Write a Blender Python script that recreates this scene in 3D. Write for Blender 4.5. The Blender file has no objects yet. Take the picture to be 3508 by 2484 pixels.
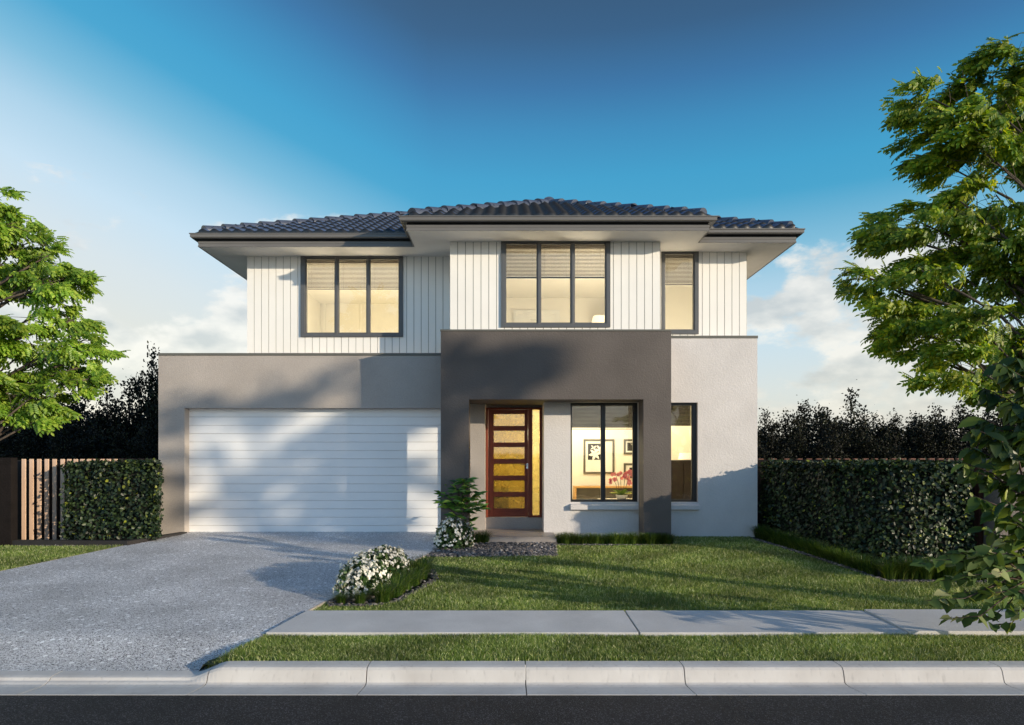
import bpy, math, random
import numpy as np
from mathutils import Vector, Matrix
random.seed(7)
rng = np.random.default_rng(7)
PI = math.pi
sc = bpy.context.scene
COL = sc.collection

# ---------------------------------------------------------------- measuring helpers
CU, CV, F, CZ = 1139.0, 1030.0, 1521.0, 1.405      # principal point and focal length used to survey the photograph
def px(u, D): return (u - CU) / F * D
def pz(v, D): return CZ + (CV - v) / F * D
GA, GB = -0.355, 0.0321
def g(y):
    return GA + GB * min(max(y, 5.2), 12.6)
def gnd(u, v, off=0.0):
    D = (CZ - GA - off) / (GB + (v - CV) / F)
    return ((u - CU) / F * D, D)

# ---------------------------------------------------------------- materials
MATS = {}
def newmat(name):
    m = bpy.data.materials.new(name); m.use_nodes = True
    nt = m.node_tree; nt.nodes.clear()
    out = nt.nodes.new('ShaderNodeOutputMaterial')
    MATS[name] = m
    return m, nt, out
def N(nt, t, **kw):
    n = nt.nodes.new(t)
    for k, v in kw.items(): setattr(n, k, v)
    return n
def L(nt, a, b): nt.links.new(a, b)
def ramp(nt, stops, interp='LINEAR'):
    r = N(nt, 'ShaderNodeValToRGB'); r.color_ramp.interpolation = interp
    e = r.color_ramp.elements
    while len(e) < len(stops): e.new(0.5)
    for i, (p, c) in enumerate(stops):
        e[i].position = p; e[i].color = (c[0], c[1], c[2], 1)
    return r
def mapped(nt, scale=(1, 1, 1)):
    tc = N(nt, 'ShaderNodeNewGeometry'); mp = N(nt, 'ShaderNodeMapping')
    mp.inputs['Scale'].default_value = scale
    L(nt, tc.outputs['Position'], mp.inputs['Vector'])
    return mp.outputs['Vector']

def simple(name, col, rough=0.6, metal=0.0, var=0.08, vscale=3.0, bump=0.0, bscale=60.0, spec=0.5, scale=(1,1,1), coat=0.0, fine=0.0):
    m, nt, out = newmat(name)
    b = N(nt, 'ShaderNodeBsdfPrincipled')
    b.inputs['Roughness'].default_value = rough; b.inputs['Metallic'].default_value = metal
    b.inputs['Specular IOR Level'].default_value = spec
    b.inputs['Coat Weight'].default_value = coat
    v = mapped(nt, scale)
    n = N(nt, 'ShaderNodeTexNoise'); n.inputs['Scale'].default_value = vscale; n.inputs['Detail'].default_value = 6
    L(nt, v, n.inputs['Vector'])
    r = ramp(nt, [(0.3, [c*(1-var) for c in col]), (0.7, [min(1, c*(1+var)) for c in col])])
    L(nt, n.outputs['Fac'], r.inputs['Fac'])
    csock = r.outputs['Color']
    if fine > 0:
        n3 = N(nt, 'ShaderNodeTexNoise'); n3.inputs['Scale'].default_value = 90; n3.inputs['Detail'].default_value = 3
        L(nt, v, n3.inputs['Vector'])
        mx = N(nt, 'ShaderNodeMix', data_type='RGBA', blend_type='MULTIPLY'); mx.inputs[0].default_value = 1
        r3 = ramp(nt, [(0.35, (1-fine,)*3), (0.65, (1+0*fine,)*3)])
        L(nt, n3.outputs['Fac'], r3.inputs['Fac']); L(nt, csock, mx.inputs[6]); L(nt, r3.outputs['Color'], mx.inputs[7])
        csock = mx.outputs[2]
    L(nt, csock, b.inputs['Base Color'])
    if bump > 0:
        n2 = N(nt, 'ShaderNodeTexNoise'); n2.inputs['Scale'].default_value = bscale; n2.inputs['Detail'].default_value = 5; n2.inputs['Roughness'].default_value = 0.6
        L(nt, v, n2.inputs['Vector'])
        bp = N(nt, 'ShaderNodeBump'); bp.inputs['Strength'].default_value = 1.0; bp.inputs['Distance'].default_value = bump
        L(nt, n2.outputs['Fac'], bp.inputs['Height']); L(nt, bp.outputs['Normal'], b.inputs['Normal'])
    L(nt, b.outputs[0], out.inputs[0])
    return m

def leafmat(name, stops, rough=0.45, trans=0.3, spec=0.5):
    m, nt, out = newmat(name)
    geo = N(nt, 'ShaderNodeNewGeometry')
    r = ramp(nt, stops)
    L(nt, geo.outputs['Random Per Island'], r.inputs['Fac'])
    v = mapped(nt)
    n = N(nt, 'ShaderNodeTexNoise'); n.inputs['Scale'].default_value = 1.3; n.inputs['Detail'].default_value = 3
    L(nt, v, n.inputs['Vector'])
    r2 = ramp(nt, [(0.35, (0.62,)*3), (0.65, (1.2,)*3)])
    L(nt, n.outputs['Fac'], r2.inputs['Fac'])
    mx = N(nt, 'ShaderNodeMix', data_type='RGBA', blend_type='MULTIPLY'); mx.inputs[0].default_value = 1
    L(nt, r.outputs['Color'], mx.inputs[6]); L(nt, r2.outputs['Color'], mx.inputs[7])
    b = N(nt, 'ShaderNodeBsdfPrincipled'); b.inputs['Roughness'].default_value = rough
    b.inputs['Specular IOR Level'].default_value = spec
    L(nt, mx.outputs[2], b.inputs['Base Color'])
    t = N(nt, 'ShaderNodeBsdfTranslucent')
    mx2 = N(nt, 'ShaderNodeMix', data_type='RGBA', blend_type='MULTIPLY'); mx2.inputs[0].default_value = 1
    mx2.inputs[7].default_value = (1.5, 1.35, 0.45, 1)
    L(nt, mx.outputs[2], mx2.inputs[6]); L(nt, mx2.outputs[2], t.inputs['Color'])
    ms = N(nt, 'ShaderNodeMixShader'); ms.inputs[0].default_value = trans
    L(nt, b.outputs[0], ms.inputs[1]); L(nt, t.outputs[0], ms.inputs[2])
    L(nt, ms.outputs[0], out.inputs[0])
    return m

M_white = simple('white_cladding', (0.87, 0.85, 0.80), 0.55, var=0.035, vscale=1.2, bump=0.0008, bscale=120)
M_groove = simple('groove_shadow', (0.30, 0.30, 0.28), 0.8)
M_render_grey = simple('grey_render', (0.44, 0.395, 0.355), 0.85, var=0.09, vscale=1.3, bump=0.006, bscale=55, spec=0.3, fine=0.14)
M_render_light = simple('light_render', (0.68, 0.645, 0.62), 0.85, var=0.06, vscale=1.6, bump=0.006, bscale=38, spec=0.3, fine=0.10)
M_render_dark = simple('dark_render', (0.125, 0.108, 0.098), 0.8, var=0.13, vscale=1.4, bump=0.008, bscale=45, spec=0.4, fine=0.16)
M_flash = simple('flashing', (0.12, 0.115, 0.095), 0.45, var=0.05)
M_gutter = simple('gutter_metal', (0.155, 0.145, 0.132), 0.42, var=0.05)
M_soffit = simple('soffit_paint', (0.72, 0.70, 0.68), 0.7, var=0.03)
M_frame = simple('window_frame_grey', (0.095, 0.097, 0.10), 0.4, var=0.05)
M_frame_dk = simple('window_frame_and_shade_black', (0.018, 0.019, 0.02), 0.35, var=0.05)
M_gdoor = simple('garage_door_paint', (0.85, 0.85, 0.84), 0.42, var=0.02, vscale=2, bump=0.0005, bscale=150)
M_tile = simple('roof_tile', (0.065, 0.095, 0.165), 0.24, var=0.25, vscale=6, bump=0.002, bscale=70, spec=0.6, fine=0.2)
M_cap = simple('roof_cap_tile', (0.075, 0.09, 0.13), 0.3, var=0.2, vscale=6, bump=0.002, bscale=70, spec=0.6, fine=0.2)
M_conc = simple('concrete', (0.58, 0.57, 0.56), 0.8, var=0.10, vscale=2.2, bump=0.002, bscale=90, spec=0.3, fine=0.12)
M_porch = simple('porch_tile', (0.30, 0.265, 0.24), 0.45, var=0.12, vscale=5, bump=0.0006, bscale=90)
M_grout = simple('porch_grout', (0.45, 0.42, 0.40), 0.8)
M_plinth = simple('dark_edging', (0.02, 0.017, 0.016), 0.7, var=0.2, vscale=8, bump=0.003, bscale=60)
M_pillar = simple('stucco_pillar', (0.014, 0.0115, 0.011), 0.95, spec=.1, var=0.15, vscale=6, bump=0.012, bscale=40)
M_pillar_r = simple('stucco_pillar_light', (0.17, 0.145, 0.125), 0.85, var=0.15, vscale=6, bump=0.012, bscale=40)
M_soil = simple('soil', (0.035, 0.028, 0.02), 0.95, var=0.4, vscale=20, bump=0.02, bscale=30)
M_turf = simple('turf_ground', (0.035, 0.055, 0.014), 0.95, var=0.35, vscale=6, bump=0.02, bscale=80)
M_room = simple('room_paint', (0.86, 0.82, 0.72), 0.8, var=0.02)
M_blind = simple('blind_slat', (0.10, 0.065, 0.035), 0.5, var=0.05)
M_blind_dk = simple('dark_blind_slat', (0.016, 0.009, 0.005), 0.7, spec=.2)
M_steel = simple('steel', (0.7, 0.7, 0.7), 0.25, metal=1.0)
M_oak = simple('oak_veneer', (0.55, 0.30, 0.09), 0.5, var=0.15, vscale=8, scale=(0.4, 1, 6))
M_oak_shade = simple('sideboard_inside_shade', (0.10, 0.085, 0.055), 0.6)
M_cab = simple('dark_cabinet', (0.016, 0.007, 0.004), 0.3, var=0.3, vscale=8, scale=(5, 1, 0.5))
M_pframe = simple('picture_frame', (0.10, 0.09, 0.065), 0.5)
M_pwhite = simple('picture_mount', (0.78, 0.77, 0.72), 0.7)
M_pblack = simple('picture_black', (0.015, 0.015, 0.014), 0.5, var=0.5, vscale=25)
M_pgrey = simple('picture_grey', (0.35, 0.34, 0.31), 0.6, var=0.4, vscale=12)
M_ceramic = simple('ceramic', (0.75, 0.72, 0.65), 0.3)
M_shade = None
M_bark = simple('bark', (0.085, 0.066, 0.052), 0.9, var=0.35, vscale=9, bump=0.02, bscale=30, scale=(1, 1, 0.3))
M_twig = simple('twig_bark', (0.07, 0.04, 0.03), 0.8, var=0.3, vscale=9)
M_pebble_m = None

def mat_wood(name, c1, c2, stretch=(14, 14, 0.9), rough=0.5):
    m, nt, out = newmat(name)
    v = mapped(nt, stretch)
    n = N(nt, 'ShaderNodeTexNoise'); n.inputs['Scale'].default_value = 3; n.inputs['Detail'].default_value = 8; n.inputs['Distortion'].default_value = 0.6
    L(nt, v, n.inputs['Vector'])
    r = ramp(nt, [(0.3, c1), (0.7, c2)]); L(nt, n.outputs['Fac'], r.inputs['Fac'])
    b = N(nt, 'ShaderNodeBsdfPrincipled'); b.inputs['Roughness'].default_value = rough; b.inputs['Specular IOR Level'].default_value = .3
    L(nt, r.outputs['Color'], b.inputs['Base Color']); L(nt, b.outputs[0], out.inputs[0])
    return m
M_door = mat_wood('door_timber', (0.16, 0.032, 0.015), (0.27, 0.060, 0.028))
M_doorh = mat_wood('door_timber_rail', (0.16, 0.032, 0.015), (0.27, 0.060, 0.028), (0.9, 14, 14))
M_slat = mat_wood('fence_timber', (0.62, 0.42, 0.29), (0.72, 0.51, 0.37), (10, 10, 0.7), 0.55)
M_slat_r = mat_wood('fence_timber_red', (0.11, 0.042, 0.028), (0.16, 0.065, 0.042), (10, 10, 0.7), 0.5)

def mat_glass(name, tint=(1, 1, 1), boost=1.0):
    m, nt, out = newmat(name)
    fr = N(nt, 'ShaderNodeFresnel'); fr.inputs['IOR'].default_value = 1.6
    mu = N(nt, 'ShaderNodeMath', operation='MULTIPLY'); mu.inputs[1].default_value = boost
    L(nt, fr.outputs[0], mu.inputs[0])
    t = N(nt, 'ShaderNodeBsdfTransparent'); t.inputs[0].default_value = (*tint, 1)
    gl = N(nt, 'ShaderNodeBsdfGlossy'); gl.inputs['Roughness'].default_value = 0.0
    v = mapped(nt, (1, 1, 1))
    n = N(nt, 'ShaderNodeTexNoise'); n.inputs['Scale'].default_value = 1.2
    L(nt, v, n.inputs['Vector'])
    bp = N(nt, 'ShaderNodeBump'); bp.inputs['Distance'].default_value = 0.004
    L(nt, n.outputs['Fac'], bp.inputs['Height']); L(nt, bp.outputs['Normal'], gl.inputs['Normal'])
    ms = N(nt, 'ShaderNodeMixShader')
    L(nt, mu.outputs[0], ms.inputs[0]); L(nt, t.outputs[0], ms.inputs[1]); L(nt, gl.outputs[0], ms.inputs[2])
    L(nt, ms.outputs[0], out.inputs[0])
    return m
M_glass = mat_glass('window_glass', (0.95, 0.95, 0.93), 1.3)
def mat_frost():
    m, nt, out = newmat('frosted_amber_glass')
    t = N(nt, 'ShaderNodeBsdfTranslucent'); t.inputs[0].default_value = (0.52, 0.46, 0.22, 1)
    tr = N(nt, 'ShaderNodeBsdfTransparent'); tr.inputs[0].default_value = (0.56, 0.46, 0.19, 1)
    gl = N(nt, 'ShaderNodeBsdfGlossy'); gl.inputs['Roughness'].default_value = 0.03
    v = mapped(nt); n = N(nt, 'ShaderNodeTexNoise'); n.inputs['Scale'].default_value = 7; n.inputs['Detail'].default_value = 6
    L(nt, v, n.inputs['Vector'])
    r = ramp(nt, [(0.35, (0.60,)*3), (0.7, (0.80,)*3)]); L(nt, n.outputs['Fac'], r.inputs['Fac'])
    a = N(nt, 'ShaderNodeMixShader'); L(nt, r.outputs['Color'], a.inputs[0]); L(nt, t.outputs[0], a.inputs[1]); L(nt, tr.outputs[0], a.inputs[2])
    b = N(nt, 'ShaderNodeMixShader'); b.inputs[0].default_value = 0.13; L(nt, a.outputs[0], b.inputs[1]); L(nt, gl.outputs[0], b.inputs[2])
    L(nt, b.outputs[0], out.inputs[0]); return m
M_frost = mat_frost()
M_frost_pale = M_frost.copy(); M_frost_pale.name = 'frosted_pale_glass'
for n_ in M_frost_pale.node_tree.nodes:
    if n_.type == 'BSDF_TRANSLUCENT': n_.inputs[0].default_value = (0.85, 0.80, 0.50, 1)
    if n_.type == 'BSDF_TRANSPARENT': n_.inputs[0].default_value = (0.85, 0.78, 0.48, 1)
def mat_shade():
    m, nt, out = newmat('lamp_shade')
    b = N(nt, 'ShaderNodeBsdfPrincipled'); b.inputs['Base Color'].default_value = (0.9, 0.85, 0.7, 1)
    b.inputs['Emission Color'].default_value = (1, 0.86, 0.6, 1); b.inputs['Emission Strength'].default_value = 0.7
    L(nt, b.outputs[0], out.inputs[0]); return m
M_shade = mat_shade()

def mat_aggregate():
    m, nt, out = newmat('exposed_aggregate')
    v = mapped(nt)
    vo = N(nt, 'ShaderNodeTexVoronoi'); vo.inputs['Scale'].default_value = 125; L(nt, v, vo.inputs['Vector'])
    r = ramp(nt, [(0.0, (0.05, 0.05, 0.055)), (0.14, (0.13, 0.13, 0.14)), (0.24, (0.47, 0.47, 0.485)), (0.8, (0.70, 0.70, 0.72)), (0.92, (0.88, 0.89, 0.90))])
    sep = N(nt, 'ShaderNodeSeparateColor'); L(nt, vo.outputs['Color'], sep.inputs[0]); L(nt, sep.outputs[0], r.inputs['Fac'])
    # larger pale stone chips
    vo2 = N(nt, 'ShaderNodeTexVoronoi'); vo2.inputs['Scale'].default_value = 17; L(nt, v, vo2.inputs['Vector'])
    lt = N(nt, 'ShaderNodeMath', operation='LESS_THAN'); lt.inputs[1].default_value = 0.33; L(nt, vo2.outputs['Distance'], lt.inputs[0])
    sep2 = N(nt, 'ShaderNodeSeparateColor'); L(nt, vo2.outputs['Color'], sep2.inputs[0])
    gt = N(nt, 'ShaderNodeMath', operation='GREATER_THAN'); gt.inputs[1].default_value = 0.80; L(nt, sep2.outputs[1], gt.inputs[0])
    mu = N(nt, 'ShaderNodeMath', operation='MULTIPLY'); L(nt, lt.outputs[0], mu.inputs[0]); L(nt, gt.outputs[0], mu.inputs[1])
    mx = N(nt, 'ShaderNodeMix', data_type='RGBA'); L(nt, mu.outputs[0], mx.inputs[0]); L(nt, r.outputs['Color'], mx.inputs[6]); mx.inputs[7].default_value = (0.95, 0.96, 0.97, 1)
    nz = N(nt, 'ShaderNodeTexNoise'); nz.inputs['Scale'].default_value = 1.1; nz.inputs['Detail'].default_value = 5; L(nt, v, nz.inputs['Vector'])
    r2 = ramp(nt, [(0.3, (0.74,)*3), (0.7, (1.1,)*3)]); L(nt, nz.outputs['Fac'], r2.inputs['Fac'])
    mm = N(nt, 'ShaderNodeMix', data_type='RGBA', blend_type='MULTIPLY'); mm.inputs[0].default_value = 1
    L(nt, mx.outputs[2], mm.inputs[6]); L(nt, r2.outputs['Color'], mm.inputs[7])
    b = N(nt, 'ShaderNodeBsdfPrincipled'); b.inputs['Roughness'].default_value = 0.6
    L(nt, mm.outputs[2], b.inputs['Base Color'])
    bp = N(nt, 'ShaderNodeBump'); bp.inputs['Distance'].default_value = 0.004; L(nt, vo.outputs['Distance'], bp.inputs['Height']); L(nt, bp.outputs[0], b.inputs['Normal'])
    L(nt, b.outputs[0], out.inputs[0]); return m
M_agg = mat_aggregate()
def mat_asphalt():
    m, nt, out = newmat('asphalt')
    v = mapped(nt)
    vo = N(nt, 'ShaderNodeTexVoronoi'); vo.inputs['Scale'].default_value = 150; L(nt, v, vo.inputs['Vector'])
    sep = N(nt, 'ShaderNodeSeparateColor'); L(nt, vo.outputs['Color'], sep.inputs[0])
    r = ramp(nt, [(0.0, (0.003, 0.003, 0.005)), (0.5, (0.007, 0.007, 0.011)), (0.85, (0.020, 0.021, 0.027)), (1.0, (0.10, 0.105, 0.125))])
    L(nt, sep.outputs[0], r.inputs['Fac'])
    nz = N(nt, 'ShaderNodeTexNoise'); nz.inputs['Scale'].default_value = 2.5; nz.inputs['Detail'].default_value = 6; L(nt, v, nz.inputs['Vector'])
    r2 = ramp(nt, [(0.3, (0.6,)*3), (0.7, (1.25,)*3)]); L(nt, nz.outputs['Fac'], r2.inputs['Fac'])
    mm = N(nt, 'ShaderNodeMix', data_type='RGBA', blend_type='MULTIPLY'); mm.inputs[0].default_value = 1
    L(nt, r.outputs['Color'], mm.inputs[6]); L(nt, r2.outputs['Color'], mm.inputs[7])
    b = N(nt, 'ShaderNodeBsdfPrincipled'); b.inputs['Roughness'].default_value = 0.7; b.inputs['Specular IOR Level'].default_value = 0.35
    L(nt, mm.outputs[2], b.inputs['Base Color'])
    bp = N(nt, 'ShaderNodeBump'); bp.inputs['Distance'].default_value = 0.008; L(nt, vo.outputs['Distance'], bp.inputs['Height']); L(nt, bp.outputs[0], b.inputs['Normal'])
    L(nt, b.outputs[0], out.inputs[0]); return m
M_asph = mat_asphalt()
def mat_kerb():
    m, nt, out = newmat('kerb_concrete')
    v = mapped(nt)
    nz = N(nt, 'ShaderNodeTexNoise'); nz.inputs['Scale'].default_value = 3; nz.inputs['Detail'].default_value = 8; L(nt, v, nz.inputs['Vector'])
    r = ramp(nt, [(0.3, (0.50, 0.475, 0.45)), (0.7, (0.62, 0.60, 0.575))]); L(nt, nz.outputs['Fac'], r.inputs['Fac'])
    v2 = mapped(nt, (30, 30, 4))
    n2 = N(nt, 'ShaderNodeTexNoise'); n2.inputs['Scale'].default_value = 1; n2.inputs['Detail'].default_value = 4; L(nt, v2, n2.inputs['Vector'])
    r2 = ramp(nt, [(0.25, (0.82,)*3), (0.42, (1,)*3)]); L(nt, n2.outputs['Fac'], r2.inputs['Fac'])
    mm = N(nt, 'ShaderNodeMix', data_type='RGBA', blend_type='MULTIPLY'); mm.inputs[0].default_value = 1
    L(nt, r.outputs['Color'], mm.inputs[6]); L(nt, r2.outputs['Color'], mm.inputs[7])
    b = N(nt, 'ShaderNodeBsdfPrincipled'); b.inputs['Roughness'].default_value = 0.8; L(nt, mm.outputs[2], b.inputs['Base Color'])
    bp = N(nt, 'ShaderNodeBump'); bp.inputs['Distance'].default_value = 0.002; L(nt, n2.outputs['Fac'], bp.inputs['Height']); L(nt, bp.outputs[0], b.inputs['Normal'])
    L(nt, b.outputs[0], out.inputs[0]); return m
M_kerb = mat_kerb()
M_pebble = leafmat('pebble', [(0, (0.03, 0.03, 0.034)), (0.5, (0.09, 0.085, 0.09)), (0.85, (0.17, 0.145, 0.13)), (1, (0.36, 0.34, 0.33))], 0.6, 0.0)
M_leaf_tree = leafmat('tree_leaf', [(0, (0.075, 0.17, 0.016)), (0.5, (0.18, 0.30, 0.022)), (1, (0.46, 0.50, 0.045))], 0.45, 0.5)
M_leaf_treeL = leafmat('tree_leaf_bright', [(0, (0.12, 0.25, 0.025)), (0.5, (0.22, 0.38, 0.035)), (1, (0.42, 0.54, 0.08))], 0.42, 0.38)
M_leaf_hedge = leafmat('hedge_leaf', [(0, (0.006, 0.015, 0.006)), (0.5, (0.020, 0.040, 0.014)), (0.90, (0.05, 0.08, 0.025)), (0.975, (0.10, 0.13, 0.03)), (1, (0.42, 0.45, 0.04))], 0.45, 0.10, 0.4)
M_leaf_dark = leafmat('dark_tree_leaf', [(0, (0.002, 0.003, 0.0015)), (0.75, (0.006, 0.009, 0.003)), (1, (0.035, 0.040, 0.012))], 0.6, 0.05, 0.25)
M_leaf_shrub = leafmat('shrub_leaf', [(0, (0.015, 0.045, 0.012)), (1, (0.06, 0.12, 0.025))], 0.4, 0.15)
M_leaf_palm = leafmat('palm_leaf', [(0, (0.03, 0.10, 0.02)), (0.6, (0.13, 0.31, 0.05)), (1, (0.38, 0.55, 0.10))], 0.35, 0.25)
M_leaf_gloss = leafmat('glossy_leaf', [(0, (0.018, 0.05, 0.012)), (0.7, (0.075, 0.12, 0.020)), (1, (0.26, 0.32, 0.04))], 0.4, 0.32, 0.35)
M_leaf_heart = leafmat('heart_leaf', [(0, (0.05, 0.10, 0.03)), (0.65, (0.13, 0.20, 0.055)), (1, (0.50, 0.50, 0.25))], 0.6, 0.3, 0.2)
M_petal = leafmat('white_petal', [(0, (0.70, 0.70, 0.68)), (1, (0.88, 0.88, 0.86))], 0.5, 0.2)
M_orchid = leafmat('orchid_petal', [(0, (0.50, 0.10, 0.20)), (1, (0.75, 0.35, 0.45))], 0.5, 0.25)
M_grass = leafmat('lawn_blade', [(0, (0.07, 0.135, 0.018)), (0.6, (0.20, 0.295, 0.055)), (0.84, (0.36, 0.43, 0.15)), (1, (0.85, 0.84, 0.52))], 0.45, 0.30)
M_tuft = leafmat('ornamental_grass_blade', [(0, (0.022, 0.062, 0.008)), (0.7, (0.065, 0.13, 0.015)), (1, (0.24, 0.30, 0.06))], 0.4, 0.3)

# ---------------------------------------------------------------- mesh helpers
class MB:
    def __init__(s): s.v = []; s.f = []
    def add(s, vs, fs):
        n = len(s.v); s.v += [tuple(p) for p in vs]; s.f += [tuple(i + n for i in f) for f in fs]
    def box(s, x0, x1, y0, y1, z0, z1):
        s.add([(x0,y0,z0),(x1,y0,z0),(x1,y1,z0),(x0,y1,z0),(x0,y0,z1),(x1,y0,z1),(x1,y1,z1),(x0,y1,z1)],
              [(0,3,2,1),(4,5,6,7),(0,1,5,4),(1,2,6,5),(2,3,7,6),(3,0,4,7)])
    def prism(s, pts, z0, z1):
        n = len(pts)
        a = [(p[0], p[1], z0) for p in pts] + [(p[0], p[1], z1) for p in pts]
        s.add(a, [tuple(range(n))[::-1], tuple(range(n, 2*n))] + [(i, (i+1) % n, n+(i+1) % n, n+i) for i in range(n)])
    def tube(s, pts, rads, n=8, cap=True):
        pts = [Vector(p) for p in pts]; rings = []
        up = Vector((0.13, 0.21, 0.97))
        for i, p in enumerate(pts):
            d = (pts[min(i+1, len(pts)-1)] - pts[max(i-1, 0)]).normalized()
            a = d.cross(up if abs(d.dot(up)) < 0.95 else Vector((1, 0, 0))).normalized(); b = d.cross(a)
            rings.append([p + (a*math.cos(2*PI*k/n) + b*math.sin(2*PI*k/n))*rads[i] for k in range(n)])
        vs = [q for r in rings for q in r]; fs = []
        for i in range(len(pts)-1):
            for k in range(n):
                fs.append((i*n+k, i*n+(k+1) % n, (i+1)*n+(k+1) % n, (i+1)*n+k))
        if cap:
            fs.append(tuple(range(n))[::-1]); fs.append(tuple((len(pts)-1)*n+k for k in range(n)))
        s.add(vs, fs)
    def lathe(s, c, prof, n=24):
        vs = [(c[0]+r*math.cos(2*PI*k/n), c[1]+r*math.sin(2*PI*k/n), c[2]+z) for r, z in prof for k in range(n)]
        fs = [(i*n+k, i*n+(k+1) % n, (i+1)*n+(k+1) % n, (i+1)*n+k) for i in range(len(prof)-1) for k in range(n)]
        s.add(vs, fs)

def link(name, me, mat, parent=None, smooth=False, kind=None):
    me.name = name
    if mat is not None and len(me.materials) == 0: me.materials.append(mat)
    if smooth:
        me.polygons.foreach_set('use_smooth', np.ones(len(me.polygons), dtype=bool))
    o = bpy.data.objects.new(name, me); COL.objects.link(o)
    if parent is not None:
        o.parent = parent
        w = Vector((0, 0, 0)); q = parent
        M = Matrix.Identity(4)
        chain = []
        while q is not None:
            chain.append(q); q = q.parent
        for q in reversed(chain): M = M @ q.matrix_parent_inverse @ Matrix.Translation(q.location)
        o.matrix_parent_inverse = M.inverted()
    if kind: o['kind'] = kind
    return o
def build(name, mb, mat, parent=None, smooth=False, kind=None, bevel=0.0):
    me = bpy.data.meshes.new(name); me.from_pydata(mb.v, [], mb.f); me.update()
    o = link(name, me, mat, parent, smooth, kind)
    if bevel > 0:
        b = o.modifiers.new('bevel', 'BEVEL'); b.width = bevel; b.segments = 2; b.limit_method = 'ANGLE'
    return o
def np_mesh(name, V, quads=None, tris=None):
    me = bpy.data.meshes.new(name)
    V = np.ascontiguousarray(V.reshape(-1, 3), dtype=np.float32)
    me.vertices.add(len(V)); me.vertices.foreach_set('co', V.ravel())
    parts = []; sizes = []
    if quads is not None and len(quads): parts.append(quads.ravel()); sizes.append(np.full(len(quads), 4, np.int32))
    if tris is not None and len(tris): parts.append(tris.ravel()); sizes.append(np.full(len(tris), 3, np.int32))
    loops = np.concatenate(parts).astype(np.int32); sizes = np.concatenate(sizes)
    me.loops.add(len(loops)); me.loops.foreach_set('vertex_index', loops)
    me.polygons.add(len(sizes))
    starts = np.concatenate([[0], np.cumsum(sizes)[:-1]]).astype(np.int32)
    me.polygons.foreach_set('loop_start', starts); me.polygons.foreach_set('loop_total', sizes)
    me.update(calc_edges=True)
    return me
def norm(a): return a / np.maximum(np.linalg.norm(a, axis=-1, keepdims=True), 1e-9)
def frames(d, n):
    """rotation matrices whose columns are side, axis(d), normal"""
    d = norm(d); s = norm(np.cross(d, n)); nn = np.cross(s, d)
    return np.stack([s, d, nn], axis=-1)
def inst(T, Q, pos, R, scale):
    """stamp template T (k,3), quads Q at pos with rotations R and scale -> verts, quads"""
    if np.ndim(scale) == 0: scale = np.full(len(pos), scale)
    sc_ = scale if scale.ndim == 2 else scale[:, None]
    V = np.einsum('nij,nkj->nki', R, T[None] * (sc_[:, None, :] if scale.ndim == 2 else sc_[:, :, None])) + pos[:, None, :]
    off = (np.arange(len(pos)) * len(T))[:, None, None]
    return V.reshape(-1, 3), (Q[None] + off).reshape(-1, Q.shape[1])
LEAF_T = np.array([(0,0,0),(.21,.28,.07),(.23,.62,.05),(0,1,-.10),(-.23,.62,.05),(-.21,.28,.07)], float)
LEAF_Q = np.array([(0,1,2,3),(0,3,4,5)])
ROUND_T = np.array([(0,0,0),(.30,.22,.05),(.30,.70,.05),(0,1,-.05),(-.30,.70,.05),(-.30,.22,.05)], float)
HEART_T = np.array([(0,0,0),(.40,.05,.10),(.36,.5,.06),(0,1,-.12),(-.36,.5,.06),(-.40,.05,.10)], float)
BIG_T = np.array([(0,0,0),(.15,.18,.06),(.24,.45,.06),(.17,.75,.0),(0,1,-.16),(-.17,.75,.0),(-.24,.45,.06),(-.15,.18,.06),(0,.45,0),(0,.75,-.05)], float)
BIG_Q = np.array([(0,1,2,8),(8,2,3,9),(0,8,6,7),(8,9,5,6),(9,3,4,4),(9,4,5,5)])
BIG_Q = np.array([(0,1,2,8),(8,2,3,9),(0,8,6,7),(8,9,5,6)])
BIG_TR = np.array([(9,3,4),(9,4,5)])

def empty(name, loc, label=None, cat=None, group=None):
    o = bpy.data.objects.new(name, None); COL.objects.link(o); o.location = loc; o.empty_display_size = 0.2
    tag(o, label, cat, group); return o
def tag(o, label=None, cat=None, group=None, kind=None):
    if label: o['label'] = label
    if cat: o['category'] = cat
    if group: o['group'] = group
    if kind: o['kind'] = kind
    return o
def inpoly(x, y, poly):
    r = np.zeros(len(x), bool); n = len(poly); j = n-1
    for i in range(n):
        xi, yi = poly[i]; xj, yj = poly[j]
        c = ((yi > y) != (yj > y)) & (x < (xj-xi)*(y-yi)/(yj-yi+1e-12)+xi)
        r ^= c; j = i
    return r

# ================================================================ THE HOUSE
house = empty('house', (-0.9, 12.5, 0.03), 'two storey modern house with white cladding above rendered garage and dark entry portico', 'house')
YG, YP, YC, YL, YR = 12.47, 11.50, 12.12, 13.0, 12.72
ZS = 5.302
gx0, gop0, gop1, gpr = -6.43, -5.952, -1.03, -0.4345
gtop, gopz = 3.365, 2.356

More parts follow.
